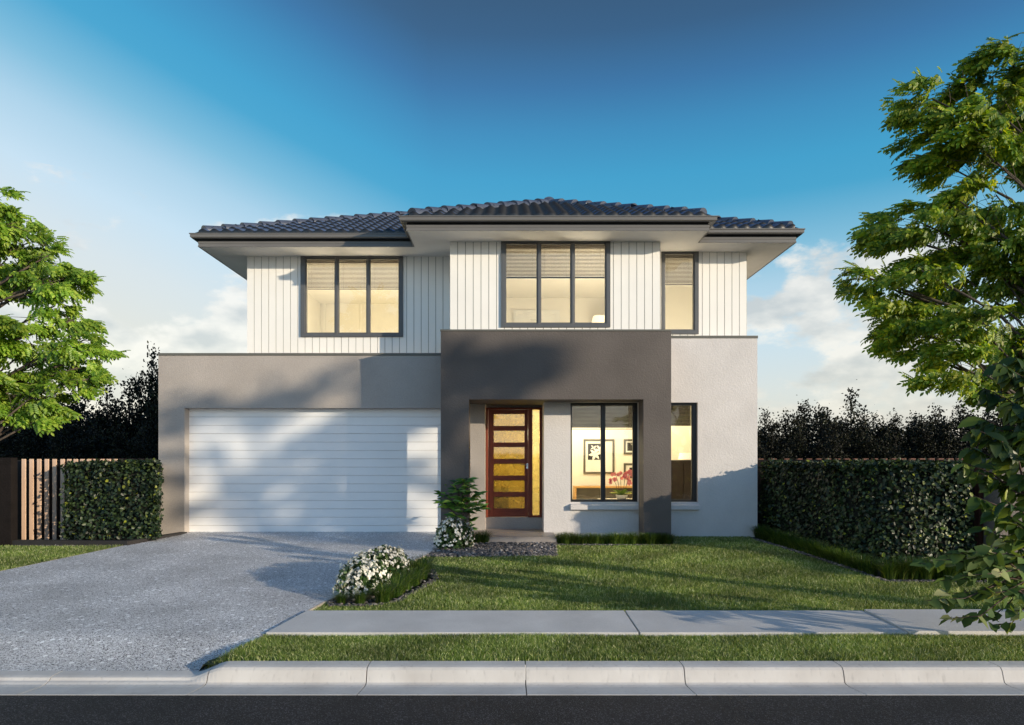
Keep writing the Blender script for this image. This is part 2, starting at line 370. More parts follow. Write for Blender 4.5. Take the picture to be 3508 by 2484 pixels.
# --- garage
mb = MB()
mb.box(gx0, gop0, YG, YG+.30, -.15, gtop-.02)
mb.box(gop1, gpr, YG, YG+.30, -.15, 3.2)
mb.box(gop0, gop1, YG, YG+.30, gopz, gtop-.02)
mb.box(gop1, -1.0, YG, YG+.299, 3.2, gtop-.02)
mb.box(gx0, gx0+.3, YG+.30, 20, -.15, gtop-.02)
mb.box(gx0+.3, -5.05, 13.0, 20, 3.05, 3.2)
build('garage_wall', mb, M_render_grey, house)
mb = MB()
mb.box(gx0-.008, -1.149, YG-.012, YG+.10, gtop-.045, gtop)
mb.box(gx0-.008, gx0+.30, YG+.10, 20, gtop-.045, gtop)
build('garage_parapet_flashing', mb, M_flash, house)
mb = MB()
n = 15; h = (gopz - .022) / n; z0 = .026
for i in range(n):
    a = z0 + i*h
    mb.box(gop0, gop1, YG+.18, YG+.21, a+.0035, a+h-.0035)
gd = build('garage_door', mb, M_gdoor, house, bevel=.003)
mb = MB(); mb.box(gop0, gop1, YG+.194, YG+.22, z0, gopz); build('panel_joint', mb, M_render_light, gd)
mb = MB(); mb.box(gop0, gop1, YG+.175, YG+.215, .0, .028)
build('bottom_seal', mb, M_frame_dk, gd)

# --- portico frame (dark render)
pxl, pil, pir, pxr = px(987, YP), px(1050, YP), px(1441, YP), px(1503, YP)
pbz, ptz = pz(894.5, YP), pz(738, YP)
mb = MB()
mb.box(pxl, pil, YP, YP+.40, -.10, pbz)
mb.box(pir, pxr, YP, YP+.42, -.10, pbz)
mb.box(pxl, pxr, YP, YC+.05, pbz, ptz-.02)
mb.box(pxl, gpr+.1, YC+.05, YG+.05, pbz, ptz-.05)
mb.box(gpr+.1, px(1217.8, YC)+.02, YC+.05, 12.85, pbz, ptz-.06)
build('portico', mb, M_render_dark, house)
mb = MB(); mb.box(pxl-.008, pxr+.008, YP-.010, YC-.02, ptz-.03, ptz)
mb.box(pxl-.008, -1.06, YC-.02, YG+.03, ptz-.03, ptz)
build('portico_flashing', mb, M_flash, house)

# --- lower right light rendered walls (window openings cut)
xwl = px(1217.8, YC); xre = px(1696, YC)
wA = (px(1277.6, YC), px(1429, YC), pz(1124.5, YC), pz(901.5, YC))
wB = (px(1487, YC), px(1562.4, YC), pz(1124.5, YC), pz(901.5, YC))
lwt = pz(752, YC)
mb = MB(); T = .28
mb.box(xwl, wA[0], YC, YC+T, -.12, 3.45)
mb.box(wA[0], wA[1], YC, YC+T, -.12, wA[2]); mb.box(wA[0], wA[1], YC, YC+T, wA[3], 3.45)
mb.box(wA[1], wB[0], YC, YC+T, -.12, 3.45)
mb.box(wB[0], wB[1], YC, YC+T, -.12, wB[2]); mb.box(wB[0], wB[1], YC, YC+T, wB[3], 3.45)
mb.box(wB[1], xre, YC, YC+T, -.12, 3.45)
mb.box(pxr, xre, YC, YC+T, 3.45, lwt-.02)
mb.box(xre-.25, xre, YC+T, 20, -.12, lwt-.02)
mb.box(xwl, xwl+.12, YC+T, 12.95, -.12, 2.6)
mb.box(pxr-.02, xre-.25, YC+T, YR+.1, 3.3, 3.42)
build('ground_floor_wall', mb, M_render_light, house)
mb = MB(); mb.box(pxr+.01, xre+.008, YC-.010, YC+.12, lwt-.045, lwt)
mb.box(xre-.12, xre+.008, YC+.12, 20, lwt-.045, lwt)
build('parapet_flashing', mb, M_flash, house)

# --- door wall (recess) and threshold
YD = 12.80
mb = MB()
mb.box(gpr, px(1088.6, YD), YD, YD+.15, -.1, 2.6)
mb.box(px(1212.7, YD), xwl, YD, YD+.15, -.1, 2.6)
mb.box(px(1088.6, YD), px(1212.7, YD), YD+.001, YD+.15, pz(913.4, YD), 2.6)
mb.box(gpr, xwl, YD-.03, YD+.12, .06, pz(1158, YD))
build('entry_recess_wall', mb, M_render_grey, house)
# porch step: tiles with grout lines
pzt = .112
mb = MB(); mb.box(px(1030, 11.4), px(1246, 11.4), 11.37, 12.8, -.1, pzt-.006)
porch = build('porch_slab', mb, M_grout, house)
mb = MB()
xs = [px(1030, 11.4)] + [px(u, 11.35) for u in (1153.2, 1212.6)] + [px(1246, 11.4)]
xs = [xs[0], xs[1]-.45, xs[1], xs[2], xs[3]]
ys = [11.35, 11.80, 12.25, 12.76]
for i in range(len(xs)-1):
    for j in range(len(ys)-1):
        mb.box(xs[i]+.003, xs[i+1]-.003, ys[j]+(.003 if j else 0), ys[j+1]-.003, pzt-.012, pzt)
    mb.box(xs[i]+.003, xs[i+1]-.003, 11.345, 11.368, -.08, pzt-.016)
build('porch_tiles', mb, M_porch, porch)

# --- front door with sidelight
mbf = MB()
fx0, fx1, fz0, fz1 = px(1088.6, YD), px(1212.7, YD), pz(1158, YD), pz(913.4, YD)
dl0, dl1 = px(1093, YD), px(1182.5, YD)
sl0, sl1 = px(1192, YD), px(1208, YD)
slz0, slz1 = pz(1153.8, YD), pz(917.9, YD)
yf0, yf1 = YD-.06, YD+.08
mbf.box(fx0, dl0, yf0, yf1, fz0, fz1)
mbf.box(dl0, fx1, yf0, yf1, slz1+.001, fz1)
mbf.box(sl1, fx1, yf0, yf1, fz0, slz1+.001)
mbf.box(dl1, sl0, yf0, yf1, fz0, slz1+.001)
mbf.box(sl0, sl1, yf0, yf1, fz0, slz0)
build('door_frame', mbf, M_door, house, bevel=.003)
mb = MB(); mb.box(sl0, sl1, YD+.0, YD+.012, slz0, slz1); build('sidelight', mb, M_frost_pale, house)
lites = [(px(1105.7, YD-.02), px(1174.7, YD-.02), pz(817+.3419*b, YD-.02), pz(817+.3419*a, YD-.02)) for a, b in
         ((323,401),(432,509),(539,617),(648,726),(757,833),(864,941))]
lx0, lx1 = lites[0][0], lites[0][1]
mb = MB()
mb.box(dl0+.003, lx0, YD-.03, YD+.02, fz0+.006, slz1-.002)
mb.box(lx1, dl1-.003, YD-.03, YD+.02, fz0+.006, slz1-.002)
door = build('front_door', mb, M_door, house, bevel=.002)
mb = MB()
zz = [slz1-.002] + [w for l in lites for w in (l[3], l[2])] + [fz0+.006]
for i in range(0, len(zz), 2): mb.box(lx0, lx1, YD-.028, YD+.018, zz[i+1], zz[i])
build('door_rails', mb, M_doorh, door, bevel=.002)
for l in lites:
    mb = MB(); mb.box(l[0], l[1], YD-.005, YD+.003, l[2], l[3]); build('glass_lite', mb, M_frost, door)
mb = MB()
hc = Vector((px(947.7+.3419*682, YD-.03), YD-.03, pz(817+.3419*655, YD-.03)))
mb.tube([hc, hc+Vector((0,-.012,0))], [.026,.026], 16)
mb.tube([hc, hc+Vector((0,-.055,0))], [.009,.009], 10)
mb.tube([hc+Vector((.008,-.055,0)), hc+Vector((-.06,-.057,0)), hc+Vector((-.125,-.052,0))], [.009,.009,.008], 10)
hk = hc + Vector((0, 0, -.05)); mb.tube([hk, hk+Vector((0,-.014,0))], [.024,.024], 16); mb.tube([hk+Vector((0,-.014,0)), hk+Vector((0,-.02,0))], [.012,.010], 12)
build('door_handle', mb, M_steel, door, smooth=False)

# --- upper walls: grooved vertical cladding
def clad(name, x0, x1, y, z0, z1, hole=None, pitch=.139, start=None):
    b = MB(); gr = MB()
    def pieces(a, c):
        out = []
        if hole is None or c <= hole[0] or a >= hole[1]: return [(a, c, z0, z1)]
        if a < hole[0]: out.append((a, hole[0], z0, z1))
        if c > hole[1]: out.append((hole[1], c, z0, z1))
        m0, m1 = max(a, hole[0]), min(c, hole[1])
        if hole[2] > z0: out.append((m0, m1, z0, hole[2]))
        if hole[3] < z1: out.append((m0, m1, hole[3], z1))
        return out
    x = x0 if start is None else start
    while x < x1 - .005:
        a, c = max(x, x0), min(x+pitch-.011, x1)
        for p in pieces(a, c):
            if p[1]-p[0] > .002: b.box(p[0], p[1], y, y+.018, p[2], p[3])
        x += pitch
    for p in pieces(x0+.002, x1-.002): gr.box(p[0], p[1], y+.014, y+.16, p[2], p[3])
    w = build(name, b, M_white, house)
    build('cladding_groove', gr, M_groove, w)
    return w
def hole(o, y, inset=.02): return (px(o[0], y)+inset, px(o[1], y)-inset, pz(o[3], y)+inset, pz(o[2], y)-inset)
WL = (673.8, 902.8, 573.5, 755.0); WC = (1121.9, 1366.4, 539.6, 733.4); WR = (1481, 1564, 563, 748.5)
xL0 = px(553.5, YL); xC0, xC1 = px(1008, YC), px(1479, YC); xR1 = px(1673, YR)
clad('upper_wall', xL0, xC0+.01, YL, 3.22, ZS, hole(WL, YL))
clad('upper_wall', xC0, xC1, YC, ptz-.01, ZS, hole(WC, YC))
clad('upper_wall', xC1-.01, xR1, YR, 3.40, ZS, hole(WR, YR), start=xR1-.139*13)
mb = MB()
mb.box(xL0, xL0+.15, YL+.161, 20, 3.2, ZS); build('side_wall', mb, M_white, house); mb = MB(); mb.box(xR1-.15, xR1, YR+.161, 20, 3.3, ZS)
build('side_wall', mb, M_white, house); mb = MB(); mb.box(xC0+.001, xC0+.12, YC+.161, YL+.1, ptz-.01, ZS); build('return_wall', mb, M_white, house); mb = MB(); mb.box(xC1-.12, xC1-.001, YC+.161, YR+.1, ptz-.01, ZS); build('return_wall', mb, M_white, house); mb = MB()
mb.box(xL0, xR1, 20, 20.15, -.1, ZS)
build('rear_wall', mb, M_white, house)

# --- windows
DKB = {}
def window(outer, y, panes, pv, blind_v, mat, proud=.03, wide=.0, slatpitch=.0245, dark=False):
    """outer = (u0,u1,v0,v1) in survey pixels at depth y; panes = list of (u0,u1)"""
    x0, x1, z0, z1 = px(outer[0], y), px(outer[1], y), pz(outer[3], y), pz(outer[2], y)
    a0, a1 = y-proud, y+.09
    if dark: a0, a1 = y+.07, y+.16
    ps = [(px(a, y), px(b, y)) for a, b in panes]; pz0, pz1 = pz(pv[1], y), pz(pv[0], y)
    m = MB()
    m.box(x0, x1, a0, a1, z0, pz0-.02); m.box(x0, x1, a0, a1, pz1+.02, z1)
    m.box(x0, ps[0][0]-.02, a0, a1, pz0-.02, pz1+.02); m.box(ps[-1][1]+.02, x1, a0, a1, pz0-.02, pz1+.02)
    for i in range(len(ps)-1): m.box(ps[i][1]+.02, ps[i+1][0]-.02, a0+.004, a1-.004, pz0-.02, pz1+.02)
    w = build('window', m, mat, house, bevel=.003)
    for p in ps:
        s = MB(); q0, q1 = a0+.022, a1-.02
        s.box(p[0]-.02, p[1]+.02, q0, q1, pz0-.02, pz0); s.box(p[0]-.02, p[1]+.02, q0, q1, pz1, pz1+.02)
        s.box(p[0]-.02, p[0], q0, q1, pz0, pz1); s.box(p[1], p[1]+.02, q0, q1, pz0, pz1)
        build('sash', s, mat, w, bevel=.002)
        gm = MB(); yy = (q0+q1)/2
        gm.add([(p[0], yy, pz0), (p[1], yy, pz0), (p[1], yy, pz1), (p[0], yy, pz1)], [(0, 1, 2, 3)])
        build('pane', gm, M_glass, w)
        bl = MB(); zt = pz1+.01; zb = pz(blind_v, y+.14); k = 0
        yb = a1+.03; hh = .0112 if dark else .0058
        while zt - k*slatpitch > zb+.02:
            zc = zt - k*slatpitch
            bl.add([(p[0]-.012, yb, zc+hh), (p[1]+.012, yb, zc+hh), (p[1]+.012, yb+.016, zc-hh), (p[0]-.012, yb+.016, zc-hh)], [(0, 1, 2, 3)])
            k += 1
        bl.box(p[0]-.012, p[1]+.012, yb, yb+.02, zb, zb+.014)
        for xx in (p[0]+.12*(p[1]-p[0]), p[0]+.88*(p[1]-p[0])): bl.box(xx-.001, xx+.001, yb-.002, yb-.001, zb, zt)
        build('blind', bl, M_blind_dk if dark else M_blind, w)
    return w, (x0, x1, z0, z1)
window(WL, YL, [(686,749),(758.6,820),(829,892.3)], (581,745), 648.7, M_frame)
window(WC, YC, [(1134,1201.5),(1212,1277),(1287.5,1355)], (547,722.6), 623.7, M_frame)
window(WR, YR, [(1489.7,1552.7)], (569.3,737.8), 638.5, M_frame)
window((1277.6,1429,901.5,1124.5), YC, [(1282,1347),(1357.3,1418.8)], (907.6,1118.9), 961.6, M_frame_dk, dark=True)
window((1487,1562.4,901.5,1124.5), YC, [(1493,1552)], (907.6,1118.9), 953.8, M_frame_dk, dark=True)
for (a, b) in ((wA[0]-.005, wA[1]+.0), (wB[0]-.005, wB[1]+.02)):
    m = MB(); zt, zb = pz(1125.7, YC), pz(1141, YC)
    m.add([(a, YC-.075, zb), (b, YC-.075, zb), (b, YC+.07, zb), (a, YC+.07, zb), (a, YC-.075, zt-.045), (b, YC-.075, zt-.045), (b, YC+.07, zt+.004), (a, YC+.07, zt+.004)],
          [(0,3,2,1),(4,5,6,7),(0,1,5,4),(1,2,6,5),(2,3,7,6),(3,0,4,7)])
    build('window_sill', m, M_render_light, house, bevel=.004)

# --- rooms behind the windows
def room(x0, x1, y0, y1, z0, z1):
    m = MB(); t = .05
    m.box(x0, x1, y1, y1+t, z0, z1); m.box(x0-t, x0, y0, y1+t, z0, z1); m.box(x1, x1+t, y0, y1+t, z0, z1)
    m.box(x0-t, x1+t, y0, y1+t, z1, z1+t); m.box(x0-t, x1+t, y0, y1+t, z0-t, z0)
    return build('room', m, M_room, house)
room(-4.6, -1.2, 13.17, 16.6, 2.9, ZS-.08)
room(-.85, 2.5, 12.29, 16.0, 2.95, ZS-.08)
room(2.75, 4.25, 12.89, 15.0, 2.95, ZS-.08)
room(.80, 4.15, 12.41, 15.55, .12, 2.75)
room(-.60, .74, 12.96, 16.5, .12, 2.75)
def lamp(name, loc, e, col=(1.0, .77, .42), size=.12):
    l = bpy.data.lights.new(name, 'POINT'); l.energy = e; l.color = col; l.shadow_soft_size = size
    o = bpy.data.objects.new(name, l); COL.objects.link(o); o.location = loc; return o
WARM = (1.0, .89, .68)
lamp('room_light', (-3.6, 13.55, 3.35), 64, WARM, .3); lamp('room_light', (-2.0, 13.55, 3.35), 64, WARM, .3)
lamp('room_light', (.1, 12.7, 3.35), 98, WARM, .3); lamp('room_light', (1.8, 12.7, 3.35), 98, WARM, .3)
lamp('room_light', (3.5, 13.3, 3.3), 46, WARM, .3)
lamp('room_light', (1.7, 14.35, 2.6), 105, (1, .88, .62), .1); lamp('room_light', (3.5, 14.8, 2.5), 22, (1, .84, .52), .1)
lamp('room_light', (.35, 13.9, 1.9), 72, (1, .85, .55), .15)
# door seen in the upper left room
m = MB(); x0, x1 = px(722, 16.55), px(812, 16.55); zt = pz(653, 16.55)
m.box(x0, x0+.07, 16.57, 16.6, 2.9, zt); m.box(x1-.07, x1, 16.57, 16.6, 2.9, zt); m.box(x0, x1, 16.568, 16.6, zt-.07, zt); m.box(x0+.08, x1-.08, 16.585, 16.6, 2.9, zt-.08)
build('bedroom_door', m, M_room, house)

# --- eaves: soffit, fascia, gutter
outl = [(-5.65, 20.8), (-5.65, 12.40), (-1.72, 12.40), (-1.72, 11.53), (3.39, 11.53), (3.39, 12.16), (5.13, 12.16), (5.13, 20.8)]
mb = MB(); mb.prism([(p[0], p[1]) for p in outl], ZS-.004, ZS+.012); build('soffit', mb, M_soffit, house)
def sweep(prof, name, mat):
    mb = MB(); pts = []
    n = len(outl)
    for i, p in enumerate(outl):
        def nr(a, b):
            d = Vector((b[0]-a[0], b[1]-a[1])).normalized(); return Vector((d.y, -d.x))
        if i == 0: m_ = nr(outl[0], outl[1]); k = 1
        elif i == n-1: m_ = nr(outl[-2], outl[-1]); k = 1
        else:
            a_, b_ = nr(outl[i-1], p), nr(p, outl[i+1]); m_ = (a_+b_); k = 1/(m_.length/2)**2/2*1; m_ = m_.normalized(); k = 1/max(.3, m_.dot(a_))
        pts.append([(p[0]-(-1)*0 + m_.x*k*o*-1*-1, p[1] + m_.y*k*o, z) for o, z in prof])
    k = len(prof); vs = [q for r in pts for q in r]; fs = []
    for i in range(n-1):
        for j in range(k): fs.append((i*k+j, i*k+(j+1) % k, (i+1)*k+(j+1) % k, (i+1)*k+j))
    mb.add(vs, fs); return build(name, mb, mat, house)
S = 1  # outward is the left-hand side of the outline
sweep([(S*-.0, ZS-.012), (S*.016, ZS-.012), (S*.016, ZS+.012), (S*.010, ZS+.016), (S*.010, ZS+.045), (S*.016, ZS+.05), (S*.016, ZS+.085), (S*-.0, ZS+.085)], 'fascia', M_gutter)
sweep([(S*-.01, ZS+.088), (S*.003, ZS+.088), (S*.003, ZS+.112), (S*.092, ZS+.117), (S*.092, ZS+.125), (S*-.01, ZS+.125)], 'gutter_shade_strip', M_frame_dk)  # black strip painted in as the shade between gutter and fascia
sweep([(S*.002, ZS+.126), (S*.095, ZS+.122), (S*.115, ZS+.138), (S*.115, ZS+.185), (S*.128, ZS+.190), (S*.128, ZS+.205), (S*.105, ZS+.205), (S*.105, ZS+.17), (S*.002, ZS+.16)], 'gutter', M_gutter)

# --- roof of pressed barrel tiles
SL = .452; ZE = 5.505; TW, CE = .21, .33
def tiles(name, origin, eave, up, poly, cut=None):
    """poly in (a along eave, s horizontal run); origin at a=s=0"""
    e = np.array([*eave, 0.0]); upv = np.array([up[0], up[1], SL]); nrm = norm(np.cross(e, upv)[None])[0]
    if nrm[2] < 0: nrm = -nrm
    O = np.array(origin, float); smax = max(p[1] for p in poly); run = CE*math.cos(math.radians(25))
    V = []; Q = []; base = 0
    ns = int(smax/run)+1
    for k in range(ns):
        s0, s1 = k*run-.0, min((k+1)*run+.05, smax+.02)
        sm = min((s0 + k*run+run)/2, smax-.02)
        xs_ = []
        for i in range(len(poly)):
            (a0, t0), (a1, t1) = poly[i], poly[(i+1) % len(poly)]
            if (t0-sm)*(t1-sm) <= 0 and abs(t0-t1) > 1e-6: xs_.append(a0+(a1-a0)*(sm-t0)/(t1-t0))
        if len(xs_) < 2: continue
        xa, xb = min(xs_), max(xs_)
        if xb-xa < .1: continue
        cols = np.arange(math.floor(xa/(TW/8))*(TW/8), xb+TW/8, TW/8)
        jit = rng.uniform(-.003, .003)
        pr = .050*(.5+.5*np.cos(2*PI*cols/TW))**.8
        lift = .042 + jit
        for (s_, hh) in ((s0, pr*.0-.02), (s0, pr+lift), (s1, pr+.004)):
            P = O[None]+cols[:, None]*e[None]+s_*upv[None]+hh[:, None]*nrm[None]
            V.append(P)
        c = len(cols); idx = np.arange(c-1)
        for r in (1, 0):
            Q.append(np.stack([base+r*c+idx, base+r*c+idx+1, base+(r+1)*c+idx+1, base+(r+1)*c+idx], 1))
        base += 3*c
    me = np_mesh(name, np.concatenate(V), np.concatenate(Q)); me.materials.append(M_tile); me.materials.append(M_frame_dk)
    mi = np.concatenate([np.full(len(q), i % 2, np.int32) for i, q in enumerate(Q)]); me.polygons.foreach_set('material_index', mi)  # risers are black, painting the shade under each overlapping tile
    return link(name, me, M_tile, roof)
# plain sheathing under the tiles is the parent part
ex0, ex1 = -5.75, 5.23; yl, yr, yc = 12.32, 12.08, 11.45; cx0, cx1 = -1.81, 3.48
mx_ = (ex0+ex1)/2; hw = (ex1-ex0)/2; cm = (cx0+cx1)/2; chw = (cx1-cx0)/2
mb = MB(); d = -.03
A = [(ex0,yl,ZE+d),(ex1,yl,ZE+d),(ex1,20.9,ZE+d),(ex0,20.9,ZE+d),(mx_,yl+hw,ZE+d+hw*SL),(mx_,20.9,ZE+d+hw*SL)]
mb.add(A, [(0,1,4),(1,2,5,4),(0,4,5,3),(2,3,5)])
vy = yl+chw
mb.add([(cx0,yc,ZE+d),(cx1,yc,ZE+d),(cm,yc+chw,ZE+d+chw*SL),(cm,vy+.0,ZE+d+chw*SL),(cx0,yl,ZE+d),(cx1,yl,ZE+d)], [(0,1,2),(0,2,3,4),(1,5,3,2)])
roof = build('roof', mb, M_tile, house)
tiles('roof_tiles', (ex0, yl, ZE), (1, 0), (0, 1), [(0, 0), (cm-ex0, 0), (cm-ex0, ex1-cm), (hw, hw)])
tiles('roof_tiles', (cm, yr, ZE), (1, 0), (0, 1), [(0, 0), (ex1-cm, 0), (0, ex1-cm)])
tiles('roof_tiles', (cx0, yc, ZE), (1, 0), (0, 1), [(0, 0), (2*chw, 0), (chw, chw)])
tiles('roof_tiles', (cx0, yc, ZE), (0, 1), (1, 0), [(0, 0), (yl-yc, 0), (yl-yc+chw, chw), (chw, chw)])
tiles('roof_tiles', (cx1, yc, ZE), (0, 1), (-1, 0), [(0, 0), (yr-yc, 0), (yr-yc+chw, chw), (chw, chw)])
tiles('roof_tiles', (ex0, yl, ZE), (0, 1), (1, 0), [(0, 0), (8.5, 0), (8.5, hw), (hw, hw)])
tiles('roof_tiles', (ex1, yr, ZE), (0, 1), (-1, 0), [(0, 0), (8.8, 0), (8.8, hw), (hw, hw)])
def caps(a, b):
    a, b = Vector(a), Vector(b); Ln = (b-a).length; d = (b-a)/Ln; n_ = int(Ln/.36); st = Ln/n_
    m = MB()
    side = d.cross(Vector((0, 0, 1))).normalized(); up = side.cross(d)
    for i in range(n_):
        for (t0, t1, r0, r1, dz) in ((i*st, (i+1)*st+.06, .128, .100, .0),):
            p0, p1 = a+d*t0, a+d*t1; K = 12; vs = []
            for p, r, lf in ((p0, r0, .015), (p1, r1, -.010)):
                for k in range(K+1):
                    th = PI*(-.08+1.16*k/K)
                    vs.append(p + side*math.cos(th)*r + up*(math.sin(th)*r*.80+lf))
            for k in range(K+1):
                th = PI*(-.08+1.16*k/K); vs.append(p0 + side*math.cos(th)*(r0-.022) + up*(math.sin(th)*(r0-.022)*.80+.015))
            fs = [tuple(2*K+2+k for k in range(K+1))] + [(k, k+1, K+2+k, K+1+k) for k in range(K)] + [(k+1, k, 2*K+2+k, 2*K+3+k) for k in range(K)]
            m.add(vs, fs)
    o = build('ridge_capping', m, M_cap, roof, smooth=False)
    return o
z_ = ZE+.022
caps((ex0+.16, yl+.16, z_+.14*SL), (mx_, yl+hw, z_+hw*SL)); caps((ex1-.16, yr+.16, z_+.14*SL), (mx_+.12, yr+hw-.12, z_+hw*SL-.05))
caps((cx0+.16, yc+.16, z_+.14*SL), (cm, yc+chw, z_+chw*SL)); caps((cx1-.16, yc+.16, z_+.14*SL), (cm, yc+chw, z_+chw*SL))
caps((cm, yc+chw-.05, z_+chw*SL+.01), (cm, vy, z_+chw*SL+.01)); caps((mx_, yl+hw, z_+hw*SL), (mx_, 20.9, z_+hw*SL))
mb = MB(); mb.lathe((cm, yc+chw-.02, z_+chw*SL), [(.14, -.06), (.14, .03), (.10, .075), (.001, .09)], 14); build('hip_apex_cap', mb, M_cap, roof, smooth=True)

# ================================================================ things inside the house
YB = 15.55
def picture(name, u0, u1, v0, v1, y, label, art=None, fw=.045, grp='pictures on the living room wall'):
    x0, x1, z0, z1 = px(u0, y), px(u1, y), pz(v1, y), pz(v0, y)
    t = empty(name, ((x0+x1)/2, y, z0), label, 'picture', grp)
    m = MB(); m.box(x0, x1, y-.03, y-.001, z0, z0+fw); m.box(x0, x1, y-.03, y-.001, z1-fw, z1); m.box(x0, x0+fw, y-.03, y-.001, z0+fw, z1-fw); m.box(x1-fw, x1, y-.03, y-.001, z0+fw, z1-fw)
    build('frame', m, M_pframe if art != 'pale' else M_pwhite, t)
    m = MB(); m.box(x0+fw, x1-fw, y-.015, y-.002, z0+fw, z1-fw); build('mount', m, M_pwhite, t)
    return t, (x0, x1, z0, z1)
def petals(m, cx, cz, y, r, n, a0, w=.34):
    for k in range(n):
        a = a0+2*PI*k/n+random.uniform(-.2, .2); rr = r*random.uniform(.8, 1.1); d = Vector((math.cos(a), 0, math.sin(a))); s = Vector((-d.z, 0, d.x))
        c = Vector((cx, y, cz))
        pts = [c, c+d*rr*.3+s*rr*w*.6, c+d*rr*.65+s*rr*w*.55, c+d*rr, c+d*rr*.65-s*rr*w*.55, c+d*rr*.3-s*rr*w*.6]
        m.add([p+Vector((0, -.0004*k, 0)) for p in pts], [tuple(range(6))])
t, r = picture('framed_picture', 1306.4, 1375.5, 983.7, 1061.3, YB, 'large framed flower photograph with wide white mount on living room wall')
x0, x1, z0, z1 = px(1316.2, YB), px(1352, YB), pz(1030, YB), pz(993.7, YB)
m = MB(); m.box(x0, x1, YB-.018, YB-.0155, z0, z1); build('print', m, M_pblack, t)
m = MB(); petals(m, x0+.17, z0+.13, YB-.0195, .17, 6, .3); petals(m, x0+.27, z0+.24, YB-.0225, .13, 5, 1.0); petals(m, x0+.13, z0+.28, YB-.0255, .09, 4, 2.2)
build('white_flower', m, M_pwhite, t)
t, r = picture('framed_picture', 1396.4, 1445, 983.7, 1017.6, YB, 'small landscape framed dark photograph, upper one right of the large flower picture')
m = MB(); m.box(r[0]+.08, r[1]-.08, YB-.018, YB-.0155, r[2]+.08, r[3]-.08); build('print', m, M_pblack, t)
m = MB(); petals(m, r[0]+.30, r[2]+.17, YB-.0195, .20, 3, 2.6, .2); build('pale_bloom', m, M_pgrey, t)
t, r = picture('framed_picture', 1396.4, 1445, 1037.5, 1071, YB, 'small framed picture behind the pink orchid flowers, lower one of two')
m = MB(); m.box(r[0]+.13, r[1]-.06, YB-.018, YB-.0155, r[2]+.05, r[3]-.10); build('print', m, M_pblack, t)
# sideboard
sx0, sx1 = px(1287, 15.0), 3.1; szt = pz(1089.5, 15.0)
t = empty('sideboard', ((sx0+sx1)/2, 15.2, .12), 'low oak sideboard with inside painted dark for shade under the framed pictures', 'sideboard')
m = MB(); m.box(sx0, sx1, 14.98, 15.45, szt-.035, szt); m.box(sx0, sx0+.035, 14.98, 15.45, .12, szt-.035); m.box(sx1-.035, sx1, 14.98, 15.45, .12, szt-.035); m.box(sx0+.035, sx1-.035, 14.98, 15.45, .12, .17)
build('carcass', m, M_oak, t)
m = MB(); m.box(sx0+.036, sx1-.036, 15.05, 15.43, .172, szt-.037); build('inside_shade', m, M_oak_shade, t)  # dark block set back in the carcass, painting its shaded inside
# side table with orchid
YT = 12.85; tz = pz(1118.2, YT)
t = empty('side_table', (2.25, YT, .12), 'pale small table below the living room window holding the orchid', 'table')
m = MB(); m.box(1.72, 2.62, YT-.2, YT+.3, tz-.03, tz); build('tabletop', m, M_ceramic, t)
for xx in (1.76, 2.54):
    for yy in (YT-.16, YT+.22): m = MB(); m.box(xx, xx+.04, yy, yy+.04, .12, tz-.03); build('leg', m, M_ceramic, t)
oc = Vector((px(1392, YT), YT, tz))
t = empty('orchid', oc, 'pink flowering orchid in a white bowl standing inside the ground floor window', 'orchid')
m = MB(); m.lathe(oc, [(.001, .0), (.08, .0), (.105, .04), (.115, .085), (.105, .085), (.095, .06), (.001, .06)], 20); build('pot', m, M_ceramic, t, smooth=True)
pos = []; dr = []; 
for k in range(9):
    a = k*.7; pos.append(oc+Vector((0, 0, .07))); dr.append(Vector((math.cos(a), .5*math.sin(a), random.uniform(.15, .6))))
V_, Q_ = inst(LEAF_T, LEAF_Q, np.array([list(p) for p in pos]), frames(np.array([list(p) for p in dr]), np.tile([0, 0, 1.], (9, 1))), np.full(9, .24))
link('leaves', np_mesh('leaves', V_, Q_), M_leaf_heart, t)
def cp(cx, cy): return Vector((px((1940+cx*.2402)/1.5298, YT), YT, pz((1370+cy*.2402)/1.5298, YT)))
fl = [(655,1065),(690,1060),(735,1065),(765,1045),(840,1065),(865,1040),(905,1020),(935,1035),(790,1120),(880,1115),(895,1165),(885,1195),(930,1190),(945,1085),(630,1140),(690,1135),(632,1180),(825,1090),(955,1190),(910,1060)]
st = MB()
for (tx, ty) in ((700, 1060), (760, 1050), (840, 1060), (905, 1030), (650, 1110)):
    top = cp(tx, ty); b0 = oc+Vector(((top.x-oc.x)*.3, 0, .07)); st.tube([b0, b0.lerp(top, .5)+Vector((.01, 0, .05)), b0.lerp(top, .85)+Vector((0, 0, .03)), top], [.0045,.004,.0035,.003], 5)
build('stem', st, M_twig, t)
PV = []; PQ = []; n0 = 0
PET_T = np.array([(0,0,0),(.35,.3,.03),(.40,.75,.06),(0,1,.0),(-.40,.75,.06),(-.35,.3,.03)], float)
for (a, b) in fl:
    c = cp(a, b)+Vector((0, random.uniform(-.05, .03), 0)); s_ = random.uniform(.036, .052)
    ang = np.arange(5)*2*PI/5+random.uniform(0, 1); d = np.stack([np.cos(ang), -.15+0*ang, np.sin(ang)], 1)
    v_, q_ = inst(PET_T, LEAF_Q, np.tile(list(c), (5, 1)), frames(d, np.tile([.1, -1., .1], (5, 1))), np.full(5, s_)); PV.append(v_); PQ.append(q_+n0); n0 += len(v_)
link('flowers', np_mesh('flowers', np.concatenate(PV), np.concatenate(PQ)), M_orchid, t)
